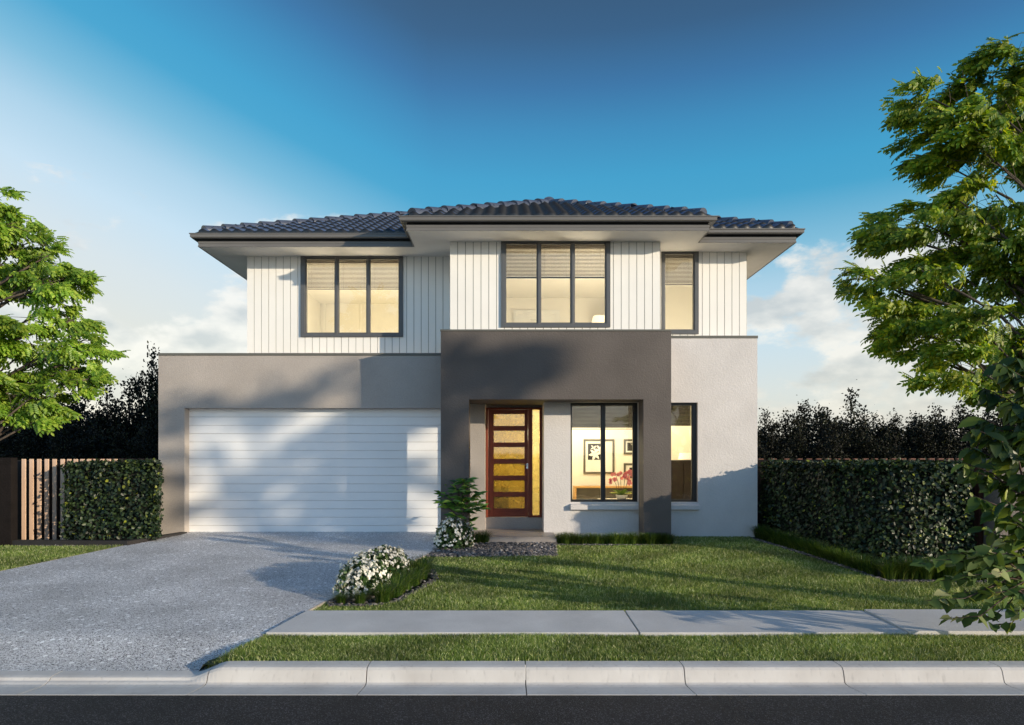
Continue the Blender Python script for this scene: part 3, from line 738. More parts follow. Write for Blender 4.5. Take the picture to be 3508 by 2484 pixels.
# cabinet and lamp behind the narrow window
t = empty('cabinet', (3.6, 14.3, .12), 'tall dark timber cabinet behind the narrow ground floor window', 'cabinet')
m = MB(); m.box(3.02, 4.12, 13.9, 14.6, .12, 1.40); build('carcass', m, M_cab, t)
for a in (3.04, 3.58): m = MB(); m.box(a, a+.51, 13.875, 13.899, .16, 1.37); build('cabinet_door', m, M_cab, t, bevel=.006)
lc = Vector((px(1540, 14.2), 14.2, 1.40))
t = empty('table_lamp', lc, 'pale drum table lamp on the dark cabinet', 'lamp')
m = MB(); m.lathe(lc, [(.001, 0), (.07, 0), (.07, .015), (.012, .03), (.012, .10)], 16); build('base', m, M_ceramic, t)
m = MB(); m.lathe(lc+Vector((0, 0, .015)), [(.20, .0), (.17, .135)], 28); build('lamp_shade', m, M_shade, t)
t = empty('hall_cabinet', (-.2, 13.35, .12), 'dark brown low cabinet seen through the lower panes of the front door', 'cabinet')
m = MB(); m.box(-.42, .0, 13.15, 13.5, .12, .86); build('carcass', m, M_cab, t)
m = MB(); m.box(-.44, .02, 13.13, 13.52, .86, .89); build('cabinet_top', m, M_oak, t)
# upper middle room: framed drawing and lamp
YU = 15.98
t, r = picture('framed_drawing', 1149.6, 1253.7, 695, 752, YU, 'pale framed drawing with scribbled signature in the upstairs middle window', 'pale', .10, None)
M_ink = M_pgrey
m = MB(); sx = r[0]+.40; sz = pz(717, YU)
pts = [Vector((sx+.018*i, YU-.018, sz+.03*math.sin(i*2.3)*(1 if i % 4 else 1.8)*(.6+.4*math.cos(i*.9)))) for i in range(16)]
m.tube(pts, [.004]*16, 4); build('signature', m, M_ink, t)
lc = Vector((px(1343, 15.2), 15.2, pz(736, 15.2)))
t = empty('bedside_lamp', lc, 'glowing bedside lamp at right end of the upstairs middle window', 'lamp')
m = MB(); m.lathe(lc+Vector((0, 0, -.30)), [(.001, 0), (.08, 0), (.08, .02), (.015, .05), (.015, .30)], 16); build('base', m, M_ceramic, t)
m = MB(); m.lathe(lc, [(.21, .0), (.15, .27)], 28); build('lamp_shade', m, M_shade, t)
t = empty('bedside_table', (lc.x, 15.3, 2.95), 'pale bedside table under the glowing lamp upstairs', 'table')
m = MB(); m.box(lc.x-.25, lc.x+.25, 15.0, 15.5, lc.z-.34, lc.z-.305); build('tabletop', m, M_oak, t)
for xx in (-.23, .19):
    for yy in (15.02, 15.44): m = MB(); m.box(lc.x+xx, lc.x+xx+.04, yy, yy+.04, 2.95, lc.z-.34); build('leg', m, M_oak, t)

# ================================================================ GROUND
def drv_r(y):   # right edge of the driveway
    pts = [(5.30, px(440, 5.31)), (5.95, -2.20), (7.29, -1.96), (8.6, -1.66), (10.2, -1.22), (10.9, -1.10), (12.7, -1.08)]
    for (a, b), (c, d_) in zip(pts, pts[1:]):
        if y <= c: return b+(d_-b)*max(0, (y-a)/(c-a))
    return pts[-1][1]
def drv_l(y):
    pts = [(5.30, -8.0), (6.2, -7.35), (8.88, -6.65), (11.0, -6.24), (12.2, -5.93), (12.7, -5.93)]
    for (a, b), (c, d_) in zip(pts, pts[1:]):
        if y <= c: return b+(d_-b)*max(0, (y-a)/(c-a))
    return pts[-1][1]
def dip(y): 
    t_ = min(1, max(0, (6.15-y)/.84)); return .10*t_*t_*(3-2*t_)
# soil / turf ground sheet reaching the horizon
xs = sorted(set([-400, -60, -20, -12] + [round(-9+.1*i, 3) for i in range(80)] + [0, 5, 12, 20, 60, 400]))
ys = [5.335, 5.45, 5.6, 5.8, 6.0, 6.2, 6.5, 7, 8, 9, 10, 11, 12, 12.6, 20, 60, 400]
V_ = []; 
for y in ys:
    for x in xs:
        ins = 1.0 if drv_l(y)+.05 < x < drv_r(y)-.05 else 0.0
        V_.append((x, y, g(y)-.02-ins*(.03+dip(y)*1.2)))
nx = len(xs); Q_ = [(j*nx+i, j*nx+i+1, (j+1)*nx+i+1, (j+1)*nx+i) for j in range(len(ys)-1) for i in range(nx-1)]
me = np_mesh('ground', np.array(V_), np.array(Q_)); link('ground', me, M_turf, kind='structure')
# driveway slab
V_ = []; yy = list(np.arange(5.31, 6.4, .08)) + list(np.arange(6.4, 12.7, .3)) + [12.66]; nxx = 14
for y in yy:
    a, b = drv_l(y), drv_r(y)
    for i in range(nxx+1): V_.append((a+(b-a)*i/nxx, y, g(y)+.018-dip(y)))
Q_ = [(j*(nxx+1)+i, j*(nxx+1)+i+1, (j+1)*(nxx+1)+i+1, (j+1)*(nxx+1)+i) for j in range(len(yy)-1) for i in range(nxx)]
link('driveway', np_mesh('driveway', np.array(V_), np.array(Q_)), M_agg, kind='structure')
mb = MB()
for a, b in zip(yy, yy[1:]):
    for fn, s_ in ((drv_r, 1), (drv_l, -1)):
        x0, x1 = fn(a), fn(b); za, zb = g(a)+.020-dip(a), g(b)+.020-dip(b); w_ = .022*s_
        if s_ < 0 and a > 11: continue
        mb.add([(x0, a, za), (x1, b, zb), (x1+w_, b, zb-.004), (x0+w_, a, za-.004), (x0+w_, a, za-.09), (x1+w_, b, zb-.09)], [(0, 1, 2, 3), (3, 2, 5, 4)])
build('driveway_edge', mb, simple('edge_concrete', (0.46, 0.40, 0.34), .85, var=.2, vscale=25, bump=.004, bscale=80), kind='structure')
# footpath slabs
mb = MB(); yf, yb = 6.03, 6.80
fo = .035
joints = [None, 1.16, 3.55, 6.0, 8.4, 10.8, 13.2, 15.6]
for i in range(len(joints)-1):
    a, b = joints[i], joints[i+1]; dz = (0, .0, .012, .004, 0, 0, 0)[i]
    xa0 = drv_r(yf)+.03 if a is None else a+.008; xa1 = drv_r(yb)+.03 if a is None else a+.008
    zt0, zt1 = g(yf)+fo+dz, g(yb)+fo+dz
    vs = [(xa0, yf, zt0-.10), (b-.008, yf, zt0-.10), (b-.008, yb, zt1-.10), (xa1, yb, zt1-.10), (xa0, yf, zt0), (b-.008, yf, zt0), (b-.008, yb, zt1), (xa1, yb, zt1)]
    mb.add(vs, [(0,3,2,1),(4,5,6,7),(0,1,5,4),(1,2,6,5),(2,3,7,6),(3,0,4,7)])
build('footpath', mb, M_conc, kind='structure', bevel=.004)
mb = MB(); mb.box(-16, -8.6, yf, yb, g(yf)-.1, g(yf)+.03); build('footpath', mb, M_conc, kind='structure', bevel=.004)
# kerb and gutter
zi, zo = -.300, -.276
def kprof(x):
    t_ = min(1, max(0, (x+2.46)/.27)); t_ = t_*t_*(3-2*t_)
    zt = -.262+t_*.078
    hb = zt
    return [(5.36, hb-.25), (5.36, hb+.003), (5.25, hb+.002), (5.215, hb-.004), (5.198, hb-.022), (5.172, zi+.010), (5.150, zi+.001), (5.10, zi), (4.86, zo), (4.85, zo-.25)]
mb = MB(); jx = [-2.30+1.215*i for i in range(-10, 14)]
for a, b in zip(jx, jx[1:]):
    a0, b0 = a+.004, b-.004
    st_ = [a0] + [x for x in np.arange(-2.5, -2.1, .03) if a0 < x < b0] + [b0]
    rows = [[(x, y, z) for y, z in kprof(x)] for x in st_]; k = len(rows[0])
    vs = [q for r_ in rows for q in r_]
    fs = [(i*k+j, i*k+j+1, (i+1)*k+j+1, (i+1)*k+j) for i in range(len(rows)-1) for j in range(k-1)] + [tuple(range(k))[::-1], tuple((len(rows)-1)*k+j for j in range(k))]
    mb.add(vs, fs)
build('kerb', mb, M_kerb, kind='structure')
mb = MB(); mb.box(-16, 16, 4.87, 5.35, -.6, -.31-.02); build('kerb_bedding', mb, M_plinth, kind='structure')
# road
mb = MB(); mb.add([(-400, -5.2, zo-.002), (400, -5.2, zo-.002), (400, 4.858, zo-.002), (-400, 4.858, zo-.002)], [(0, 1, 2, 3)]); build('road', mb, M_asph, kind='structure')
mb = MB(); mb.box(-60, 60, -5.5, -5.2, -.6, -.16); build('far_kerb', mb, M_kerb, kind='structure')
mb = MB(); mb.add([(-400, -400, -.17), (400, -400, -.17), (400, -5.5, -.17), (-400, -5.5, -.17)], [(0, 1, 2, 3)]); build('far_verge', mb, M_turf, kind='structure')

# ---------------------------------------------------------------- planting beds
bedA = [gnd(u, v) for u, v in ((738,1345),(745,1358),(830,1358),(890,1350),(975,1302),(968,1275),(925,1250),(905,1255),(760,1330))]
bedB = [gnd(u, v) for u, v in ((955,1248),(1247,1247),(1245,1212),(985,1210))]
bedC = [gnd(u, v) for u, v in ((1240,1221),(1508,1222),(1508,1198),(1240,1198))]
bedD = [(4.30, 12.15), gnd(1690,1207), gnd(1985,1306), (12, gnd(1985,1306)[1]), (12, 14), (4.3, 14)]
bedL = [(-12, 11.08), (-6.19, 11.05), (-5.93, 12.25), (-6.0, 14), (-12, 14)]
def flat(poly, off, name, mat):
    m = MB(); m.add([(p[0], p[1], g(p[1])+off) for p in poly], [tuple(range(len(poly)))]); return build(name, m, mat, kind='structure')
for i, b_ in enumerate((bedA, bedB, bedC, bedD, bedL)): flat(b_, -.008, 'garden_bed', M_soil)
# dark edging plinth, left
e1 = [(-8.13, 11.15), (-6.19, 11.05), (-5.90, 12.25)]
t = None
mb = MB()
def wallseg(mb, p, q, w, z0, z1, zq1=None):
    p, q = Vector((*p,)), Vector((*q,)); d_ = (q-p).normalized(); n_ = Vector((-d_.y, d_.x))*w
    mb.prism([p, q, q+n_, p+n_], z0, z1)
mb.prism([(-8.13,11.12),(-6.19,11.03),(-5.90,12.25),(-5.90,12.46),(-6.02,12.46),(-6.30,11.16),(-8.13,11.25)], -.10, .085)
tag(build('garden_edging', mb, M_plinth, bevel=.004), 'low dark concrete edging around the left hedge beside the driveway', 'edging')

# pebbles
ico = []
ph = (1+5**.5)/2
ICO_V = norm(np.array([(-1,ph,0),(1,ph,0),(-1,-ph,0),(1,-ph,0),(0,-1,ph),(0,1,ph),(0,-1,-ph),(0,1,-ph),(ph,0,-1),(ph,0,1),(-ph,0,-1),(-ph,0,1)], float))
ICO_F = np.array([(0,11,5),(0,5,1),(0,1,7),(0,7,10),(0,10,11),(1,5,9),(5,11,4),(11,10,2),(10,7,6),(7,1,8),(3,9,4),(3,4,2),(3,2,6),(3,6,8),(3,8,9),(4,9,5),(2,4,11),(6,2,10),(8,6,7),(9,8,1)])
def pebbles(name, pts, s0, s1, label):
    n = len(pts); P = np.array([(x, y, g(y)+.004) for x, y in pts]); P[:, 2] += rng.uniform(-.004, .012, n)
    ang = rng.uniform(0, 2*PI, n); d_ = np.stack([np.cos(ang), np.sin(ang), rng.uniform(-.3, .3, n)], 1)
    R = frames(d_, np.tile([.1, .1, 1.], (n, 1)) + rng.uniform(-.3, .3, (n, 3)))
    s_ = rng.uniform(s0, s1, n); S3 = np.stack([s_, s_*rng.uniform(1.0, 1.6, n), s_*rng.uniform(.45, .75, n)], 1)
    V_, T_ = inst(ICO_V, ICO_F, P, R, S3)
    o = link(name, np_mesh(name, V_, None, T_), M_pebble, smooth=True, kind='stuff'); o['label'] = label; o['category'] = 'gravel'
def scatter(poly, n):
    xs_ = [p[0] for p in poly]; ys_ = [p[1] for p in poly]
    x = rng.uniform(min(xs_), max(xs_), n*3); y = rng.uniform(min(ys_), max(ys_), n*3); k = inpoly(x, y, poly); return list(zip(x[k][:n], y[k][:n]))
pebbles('gravel', scatter(bedB, 3200), .015, .030, 'grey river pebbles in front of the tiled porch step')
def along(pts, n, w):
    out = []
    seg = [(Vector(a), Vector(b)) for a, b in zip(pts, pts[1:])]; tot = sum((b-a).length for a, b in seg)
    for a, b in seg:
        for _ in range(int(n*(b-a).length/tot)): 
            p = a.lerp(b, random.random()); out.append((p.x+random.uniform(-w, w), p.y+random.uniform(-w, w)))
    return out
pebbles('gravel', along([gnd(738,1350), gnd(745,1357), gnd(830,1357), gnd(890,1348), gnd(975,1300), gnd(968,1277)], 620, .035) + scatter(bedA, 300), .010, .022, 'small pebbles edging the flowering shrub bed beside the driveway')
pebbles('gravel', along([gnd(1240,1221), gnd(1500,1222)], 420, .02), .010, .018, 'thin line of pebbles in front of the grasses under the window')
pebbles('gravel', along([gnd(1690,1208), gnd(1830,1250), gnd(1985,1303), gnd(2400,1304)], 1500, .035), .010, .022, 'pale pebble border between lawn and right hedge')
pebbles('gravel', along([(-8.0,11.08), (-6.19,11.0), (-5.88,12.2)], 350, .02), .008, .016, 'small brown stones along the dark edging on the left')

# ---------------------------------------------------------------- lawn blades
def lawn(name, xr, yr, dens_fn, keep, label, hgt=.045):
    area = (xr[1]-xr[0])*(yr[1]-yr[0]); dm = max(dens_fn(yr[0]), dens_fn(yr[1])); n = int(area*dm)
    x = rng.uniform(*xr, n); y = rng.uniform(*yr, n)
    dn = np.interp(y, [yr[0], yr[1]], [dens_fn(yr[0]), dens_fn(yr[1])]); k = rng.uniform(0, dm, n) < dn
    x, y = x[k], y[k]; k = keep(x, y); x, y = x[k], y[k]; n = len(x)
    z = GA+GB*np.clip(y, 5.2, 12.6)-.02
    # slope down to the lowered kerb beside the driveway
    ex = np.clip((-2.20-x)/.22, 0, 1)*np.clip((5.75-y)/.4, 0, 1); z -= ex*.08
    h = hgt*rng.uniform(.55, 1.25, n)*(1+.25*np.sin(x*2.1+y*1.3)) + .02
    w = rng.uniform(.0016, .0030, n)*(1+np.maximum(0, y-6.5)*.16)
    a = rng.uniform(0, 2*PI, n); lean = rng.uniform(.1, .9, n); la = rng.uniform(0, 2*PI, n)
    side = np.stack([np.cos(a), np.sin(a), 0*a], 1); ld = np.stack([np.cos(la)*lean, np.sin(la)*lean, 0*la], 1)
    B = np.stack([x, y, z], 1); up = np.array([0, 0, 1.])
    m1 = B+up*(h*.55)[:, None]+ld*(h*.25)[:, None]; tp = B+up*h[:, None]*np.array([[1, 1, .92]])+ld*(h*.8)[:, None]
    V_ = np.stack([B-side*w[:, None], B+side*w[:, None], m1+side*(w*.85)[:, None], m1-side*(w*.85)[:, None], tp], 1)
    off = (np.arange(n)*5)[:, None]
    o = link(name, np_mesh(name, V_.reshape(-1, 3), off+np.array([[0, 1, 2, 3]]), off+np.array([[3, 2, 4]])), M_grass, kind='stuff')
    o['label'] = label; o['category'] = 'grass'
vdr = np.vectorize(drv_r); vdl = np.vectorize(drv_l)
lawn('lawn_grass', (-2.5, 5.6), (5.36, 6.04), lambda y: 17000, lambda x, y: x > vdr(y)+.02, 'nature strip grass between kerb and footpath', .034)
def kf(x, y):
    k = (x > vdr(y)+.03) & ~inpoly(x, y, bedA) & ~inpoly(x, y, bedB) & ~inpoly(x, y, bedC) & ~inpoly(x, y, bedD)
    return k & (y < 12.13) & (x < y*.80+.5)
lawn('lawn_grass', (-2.1, 7.6), (6.78, 9.2), lambda y: 9500 if y < 7 else 6500, kf, 'front lawn between footpath and house', .032)
lawn('lawn_grass', (-1.7, 7.6), (9.2, 12.13), lambda y: 6000 if y < 10 else 4600, kf, 'back half of the front lawn in front of the house', .030)
lawn('lawn_grass', (-9.6, -5.9), (8.4, 11.1), lambda y: 5200, lambda x, y: (x < vdl(y)-.02) & (x > -y*.80-.4) & ~inpoly(x, y, bedL), 'grass patch left of the driveway', .034)

# ---------------------------------------------------------------- ornamental grass clumps
def clump_mesh(seed, n=330, h=.33, spread=.17):
    r = np.random.default_rng(seed)
    a = r.uniform(0, 2*PI, n); rad = r.uniform(0, 1, n)**.7*spread*.45
    B = np.stack([np.cos(a)*rad, np.sin(a)*rad, 0*a-.02], 1); out = np.stack([np.cos(a), np.sin(a), 0*a], 1)+r.normal(0, .35, (n, 3))*[1, 1, 0]
    H = h*r.uniform(.6, 1.1, n); reach = r.uniform(.1, 1.0, n)*spread*1.3; w = r.uniform(.002, .0038, n)
    side = norm(np.cross(out, [0, 0, 1.])); V_ = []
    for t_ in (0, .35, .7, .9):
        P = B+np.array([0, 0, 1.])*(H*(t_*1.25-.45*t_*t_))[:, None]+out*(reach*t_**1.8)[:, None]
        V_ += [P-side*(w*(1-.6*t_))[:, None], P+side*(w*(1-.6*t_))[:, None]]
    V_.append(B+np.array([0, 0, 1.])*(H*.76)[:, None]+out*(reach*1.12)[:, None])
    V_ = np.stack(V_, 1); off = (np.arange(n)*9)[:, None]
    q = np.concatenate([off+np.array([[i*2, i*2+1, i*2+3, i*2+2]]) for i in range(3)]); tr = off+np.array([[6, 7, 8]])
    me = np_mesh('grass_clump', V_.reshape(-1, 3), q, tr); me.materials.append(M_tuft); return me
CL = [clump_mesh(s) for s in range(4)]
def clump(x, y, s, label, group):
    o = bpy.data.objects.new('grass_clump', random.choice(CL)); COL.objects.link(o)
    o.location = (x, y, g(y)); o.scale = (s, s, s*random.uniform(.82, 1.0)); o.rotation_euler = (0, 0, random.uniform(0, 6))
    return tag(o, label, 'grass plant', group)
GA_ = 'ornamental grasses beside the driveway shrub'
for (u, v, s, lb) in ((764,1352,.55,'leftmost small grass clump at the front of the driveway shrub bed'),
                      (806,1354,.62,'small grass clump second from left in front of driveway shrub'),
                      (858,1350,.98,'tall bright grass clump at front corner of driveway shrub bed'),
                      (887,1335,1.0,'grass clump third back along the driveway shrub bed'),
                      (905,1322,1.05,'full grass clump in the middle of the driveway shrub bed edge'),
                      (925,1310,1.05,'grass clump near the rear of the driveway shrub bed'),
                      (942,1296,1.1,'tall grass clump towards the rear of the driveway shrub bed'),
                      (950,1283,1.05,'rearmost grass clump of the driveway shrub bed, at its lawn corner'),
                      (925,1290,.95,'grass clump tucked against the back of the white flowered shrub')):
    x, y = gnd(u, v); clump(x, y, s, lb, GA_)
for i, u in enumerate((1068, 1084)):
    x, y = gnd(u, 1217); clump(x, y, .95, ('grass clump beside the white flowers by the porch', 'grass clump beside the porch step, right one of a pair')[i], 'grasses by the porch')
for i in range(19):
    u = 1252+i*13.6; x, y = gnd(u, 1217+random.uniform(-1, 1)); clump(x, y, .78+random.uniform(-.1, .12), 'dark green grass clump in the row under the ground floor window', 'grass row under the window')
p0, p1 = Vector(gnd(1697,1203)), Vector(gnd(1965,1292)); n = 22
for i in range(n):
    p = p0.lerp(p1, (i+.3)/n); clump(p.x+.02, p.y+.06, .95+random.uniform(-.1, .1), 'grass clump in the continuous border along the side of the right hedge', 'grass border along right hedge')
for i in range(10):
    u = 1990+i*27; x, y = gnd(u, 1296+random.uniform(-3, 2)); clump(x, y, 1.0+random.uniform(-.1, .15), 'arching grass clump in the row before the street end of right hedge', 'grass row at front of right hedge')

# ---------------------------------------------------------------- hedges
def hedge(name, poly, z0, z1, n, size, label, faces=None):
    c = np.mean(np.array(poly), axis=0)
    root = empty(name, (c[0], c[1], z0), label, 'hedge')
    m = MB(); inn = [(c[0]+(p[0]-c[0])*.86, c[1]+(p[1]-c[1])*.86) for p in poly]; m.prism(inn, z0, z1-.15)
    build('dark_core', m, simple('hedge_core', (.006, .008, .004), .95), root)  # solid near-black block stands in for the shaded inside of the hedge
    P = []; NN = []
    per = [(np.array(poly[i]), np.array(poly[(i+1) % len(poly)])) for i in range(len(poly))]
    lens = np.array([np.linalg.norm(b-a) for a, b in per]); areas = lens*(z1-z0)
    top_area = .5*abs(sum(poly[i][0]*poly[(i+1) % len(poly)][1]-poly[(i+1) % len(poly)][0]*poly[i][1] for i in range(len(poly))))
    tot = areas.sum()+top_area
    for (a, b), ar in zip(per, areas):
        k = int(n*ar/tot); t_ = rng.uniform(0, 1, k); z = rng.uniform(z0+.02, z1, k); d_ = (b-a)/np.linalg.norm(b-a); nr = np.array([d_[1], -d_[0]])
        if np.dot(nr, (a+b)/2-c) < 0: nr = -nr
        dep = rng.uniform(-.13, .02, k)+.035*np.sin(t_*np.linalg.norm(b-a)*5+z*4)+.02*np.sin(z*11+t_*17)
        p = a+t_[:, None]*(b-a)+nr*dep[:, None]
        P.append(np.column_stack([p, z])); NN.append(np.tile([nr[0], nr[1], .35], (k, 1)))
    k = int(n*top_area/tot*1.2); x = rng.uniform(min(p[0] for p in poly), max(p[0] for p in poly), k*2); y = rng.uniform(min(p[1] for p in poly), max(p[1] for p in poly), k*2)
    kk = inpoly(x, y, poly); x, y = x[kk], y[kk]; k = len(x)
    P.append(np.column_stack([x, y, z1+rng.uniform(-.09, .03, k)+.02*np.sin(x*7)])); NN.append(np.tile([0, 0, 1.], (k, 1)))
    P = np.concatenate(P); NN = np.concatenate(NN); k = len(P)
    NN = norm(NN)+rng.normal(0, .45, (k, 3)); d_ = rng.normal(0, 1, (k, 3)); d_[:, 2] += .3
    d_ = d_-NN*(np.sum(d_*norm(NN), 1, keepdims=True))*.7
    V_, Q_ = inst(ROUND_T, LEAF_Q, P, frames(d_, NN), size*rng.uniform(.6, 1.15, k))
    link('foliage', np_mesh('foliage', V_, Q_), M_leaf_hedge, root)
    return root
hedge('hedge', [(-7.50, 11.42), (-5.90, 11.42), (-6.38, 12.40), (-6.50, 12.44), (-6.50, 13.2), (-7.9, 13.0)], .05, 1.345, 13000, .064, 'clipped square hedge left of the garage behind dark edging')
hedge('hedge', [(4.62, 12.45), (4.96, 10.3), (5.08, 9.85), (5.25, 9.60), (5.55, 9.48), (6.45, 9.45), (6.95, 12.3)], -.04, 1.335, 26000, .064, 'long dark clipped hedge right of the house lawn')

# ---------------------------------------------------------------- fences and pillars
def fence(name, pts, label, w=.07, dep=.10, top=1.42, mat=M_slat, z0=.08):
    root = empty(name, (pts[0][0], pts[0][1], z0), label, 'fence')
    m = MB()
    for (x, y) in pts: m.box(x, x+w, y, y+dep, z0, top)
    build('slats', m, mat, root, bevel=.003)
    m = MB()
    a, b = pts[0], pts[-1]; d_ = Vector((b[0]-a[0], b[1]-a[1])).normalized(); n_ = Vector((-d_.y, d_.x))
    for zz_ in (z0+.12, top-.14):
        p, q = Vector(a)+Vector((0, dep+.02)), Vector(b)+Vector((w, dep+.02)); m.prism([p, q, q+n_*.04, p+n_*.04], zz_, zz_+.07)
    build('rail', m, simple('fence_back', (.01, .008, .007), .8), root)
    m = MB(); p, q = Vector(a)+Vector((-.35, dep+.09)), Vector(b)+Vector((w+.05, dep+.09)); m.prism([p, q, q+n_*.02, p+n_*.02], z0, top-.02)  # added near-black sheet standing in for the dark between slats
    build('gap_dark_sheet', m, MATS['fence_back'], root)
    return root
pts = []
for u in (48, 65.2, 82.5, 99.5, 117, 135): pts.append((px(u, 11.85), 11.85))
x = pts[-1][0]
for i in range(8): pts.append((x+.115*(i+1), 11.85))
pts = [(x_, y_) for x_, y_ in pts]
for i in range(0, 5): pts.append((pts[-1][0]+.12, 13.25) if i else (-6.9, 13.25))
fence('slat_fence', pts[:14], 'vertical timber batten fence left of the hedge with sunlit tan faces', w=.069, dep=.022, z0=.01)
fence('slat_fence', [(px(200, 13.3)+i*.19, 13.3) for i in range(7)], 'dark brown board fence seen just above the left hedge', w=.12, mat=M_slat_r, top=1.43)
q0, q1 = Vector((4.62, 13.25)), Vector((6.95, 10.15)); 
pr = []; u = 1700.0
while u < 2200:
    t_ = (u-1700)/490; # even spacing on the diagonal boundary
    A_ = np.array([[q1.x-q0.x, -(u-CU)/F], [q1.y-q0.y, -1]]); s_, D_ = np.linalg.solve(A_, np.array([-q0.x, -q0.y]))
    pr.append((q0.x+(q1.x-q0.x)*s_, q0.y+(q1.y-q0.y)*s_)); u += 21+ (8 if u < 1760 else 0)
fence('slat_fence', pr, 'reddish brown slat fence running behind the long right hedge', w=.085, dep=.05, mat=M_slat_r, top=1.43)
fence('slat_fence', [(px(2192, 9.75), 9.75), (px(2211, 9.75), 9.75), (px(2229, 9.75), 9.75)], 'short dark slat gate panel between right hedge and stucco pillar', w=.06, mat=M_slat_r, z0=-.04, top=1.42)
mb = MB(); mb.box(-9.2, -8.13, 11.10, 11.25, -.05, pz(1025, 11.1)); tag(build('garden_pillar', mb, M_pillar, bevel=.008), 'dark textured stucco pillar at the left edge beside the timber fence', 'pillar')
mb = MB(); mb.box(px(2236, 9.3), 7.6, 9.28, 9.6, -.1, 1.42); tag(build('garden_pillar', mb, M_pillar_r, bevel=.008), 'brown stucco pillar at the right behind the glossy leaves', 'pillar')

# ---------------------------------------------------------------- white flowering shrubs
def shrub(c, L2, ang, W2, H, nl, nf, label, seed):
    r = np.random.default_rng(seed)
    root = empty('flowering_shrub', (c[0], c[1], g(c[1])), label, 'shrub', 'white flowering shrubs')
    ax = np.array([math.cos(ang), math.sin(ang)]); bx = np.array([-ax[1], ax[0]])
    def surf(n, lo):
        th = r.uniform(0, 2*PI, n); ph_ = np.arccos(r.uniform(.0, 1, n)); rr = r.uniform(lo, 1.0, n)
        a, b, z = np.sin(ph_)*np.cos(th), np.sin(ph_)*np.sin(th), np.cos(ph_)
        rr = rr*(1+.10*np.sin(th*3+1)*np.sin(ph_))*(1+.07*np.sin(a*9)*np.cos(b*8))
        P = np.column_stack([c[0]+(ax[0]*a*L2+bx[0]*b*W2)*rr, c[1]+(ax[1]*a*L2+bx[1]*b*W2)*rr, g(c[1])+.03+z**.75*H*rr])
        Nn = np.column_stack([ax[0]*a/L2+bx[0]*b/W2, ax[1]*a/L2+bx[1]*b/W2, z/H+.01]); return P, norm(Nn)
    P, Nn = surf(nl, .55); Nn = Nn+r.normal(0, .5, Nn.shape); d_ = r.normal(0, 1, P.shape)+Nn*.6
    V_, Q_ = inst(ROUND_T, LEAF_Q, P, frames(d_, Nn), .055*r.uniform(.6, 1.2, len(P))); link('foliage', np_mesh('foliage', V_, Q_), M_leaf_shrub, root)
    P, Nn = surf(nf, .93); VV = []; QQ = []; n0 = 0
    for p, nn in zip(P, Nn):
        p = p+nn*r.uniform(.0, .04)
        for _ in range(r.integers(2, 5)):
            q = p+r.normal(0, .016, 3); m_ = norm((nn+r.normal(0, .4, 3))[None])[0]; s_ = r.uniform(.016, .024)
            t1 = norm(np.cross(m_, [.3, .1, .9])[None])[0]; t2 = np.cross(m_, t1); ag = np.arange(5)*2*PI/5+r.uniform(0, 1)
            d5 = np.cos(ag)[:, None]*t1+np.sin(ag)[:, None]*t2+m_*.15
            v_, q_ = inst(PET_T*[.8, 1, 1], LEAF_Q, np.tile(q, (5, 1)), frames(d5, np.tile(m_, (5, 1))), np.full(5, s_)); VV.append(v_); QQ.append(q_+n0); n0 += len(v_)
    link('flowers', np_mesh('flowers', np.concatenate(VV), np.concatenate(QQ)), M_petal, root)
    m = MB()
    for k in range(9):
        a = k*.7; m.tube([(c[0]+.03*math.cos(a), c[1]+.03*math.sin(a), g(c[1])-.02), (c[0]+L2*.5*math.cos(a)*ax[0], c[1]+W2*.5*math.sin(a)+L2*.5*math.cos(a)*ax[1], g(c[1])+H*.6)], [.008, .004], 5)
    build('stems', m, M_twig, root)
c1, c2 = Vector(gnd(792, 1340)), Vector(gnd(893, 1285)); cc = (c1+c2)/2; dd = c2-c1
shrub((cc.x-.0, cc.y), dd.length/2+.19, math.atan2(dd.y, dd.x), .25, .38, 3800, 430, 'long low shrub covered in white flowers beside the driveway', 3)
cc = gnd(1014, 1228); shrub(cc, .29, 0, .27, .42, 2200, 210, 'round shrub with white flowers at the garage corner of the pebble bed', 4)

# ---------------------------------------------------------------- lady palm by the portico
pc = gnd(1034, 1212); root = empty('palm_shrub', (pc[0], pc[1], g(pc[1])), 'upright green palm shrub with fan leaves against the dark portico leg', 'shrub')
r = np.random.default_rng(11); st = MB(); VV = []; QQ = []; n0 = 0
STRAP_T = np.array([(0,0,0),(.045,.25,.0),(.055,.6,.02),(0,1,-.14),(-.055,.6,.02),(-.045,.25,.0)], float)
fans = [(1038,1090,1),(1022,1105,1),(1057,1125,1),(995,1128,1),(1066,1142,1),(1010,1132,1),(1046,1142,1),(1030,1095,0),(1045,1085,0),(1012,1092,0),(1005,1120,0),(1062,1112,0),(1035,1125,1),(1050,1130,1),(990,1118,0),(1075,1135,1),(1020,1140,1),(1000,1145,0),(1040,1155,1),(1060,1150,0),(1026,1110,1),(1070,1120,0),(985,1135,0),(1045,1195,1),(1052,1178,0),(1020,1165,0),(1035,1178,1),(1010,1105,0),(1052,1100,0),(1078,1150,0),(1030,1182,0)]
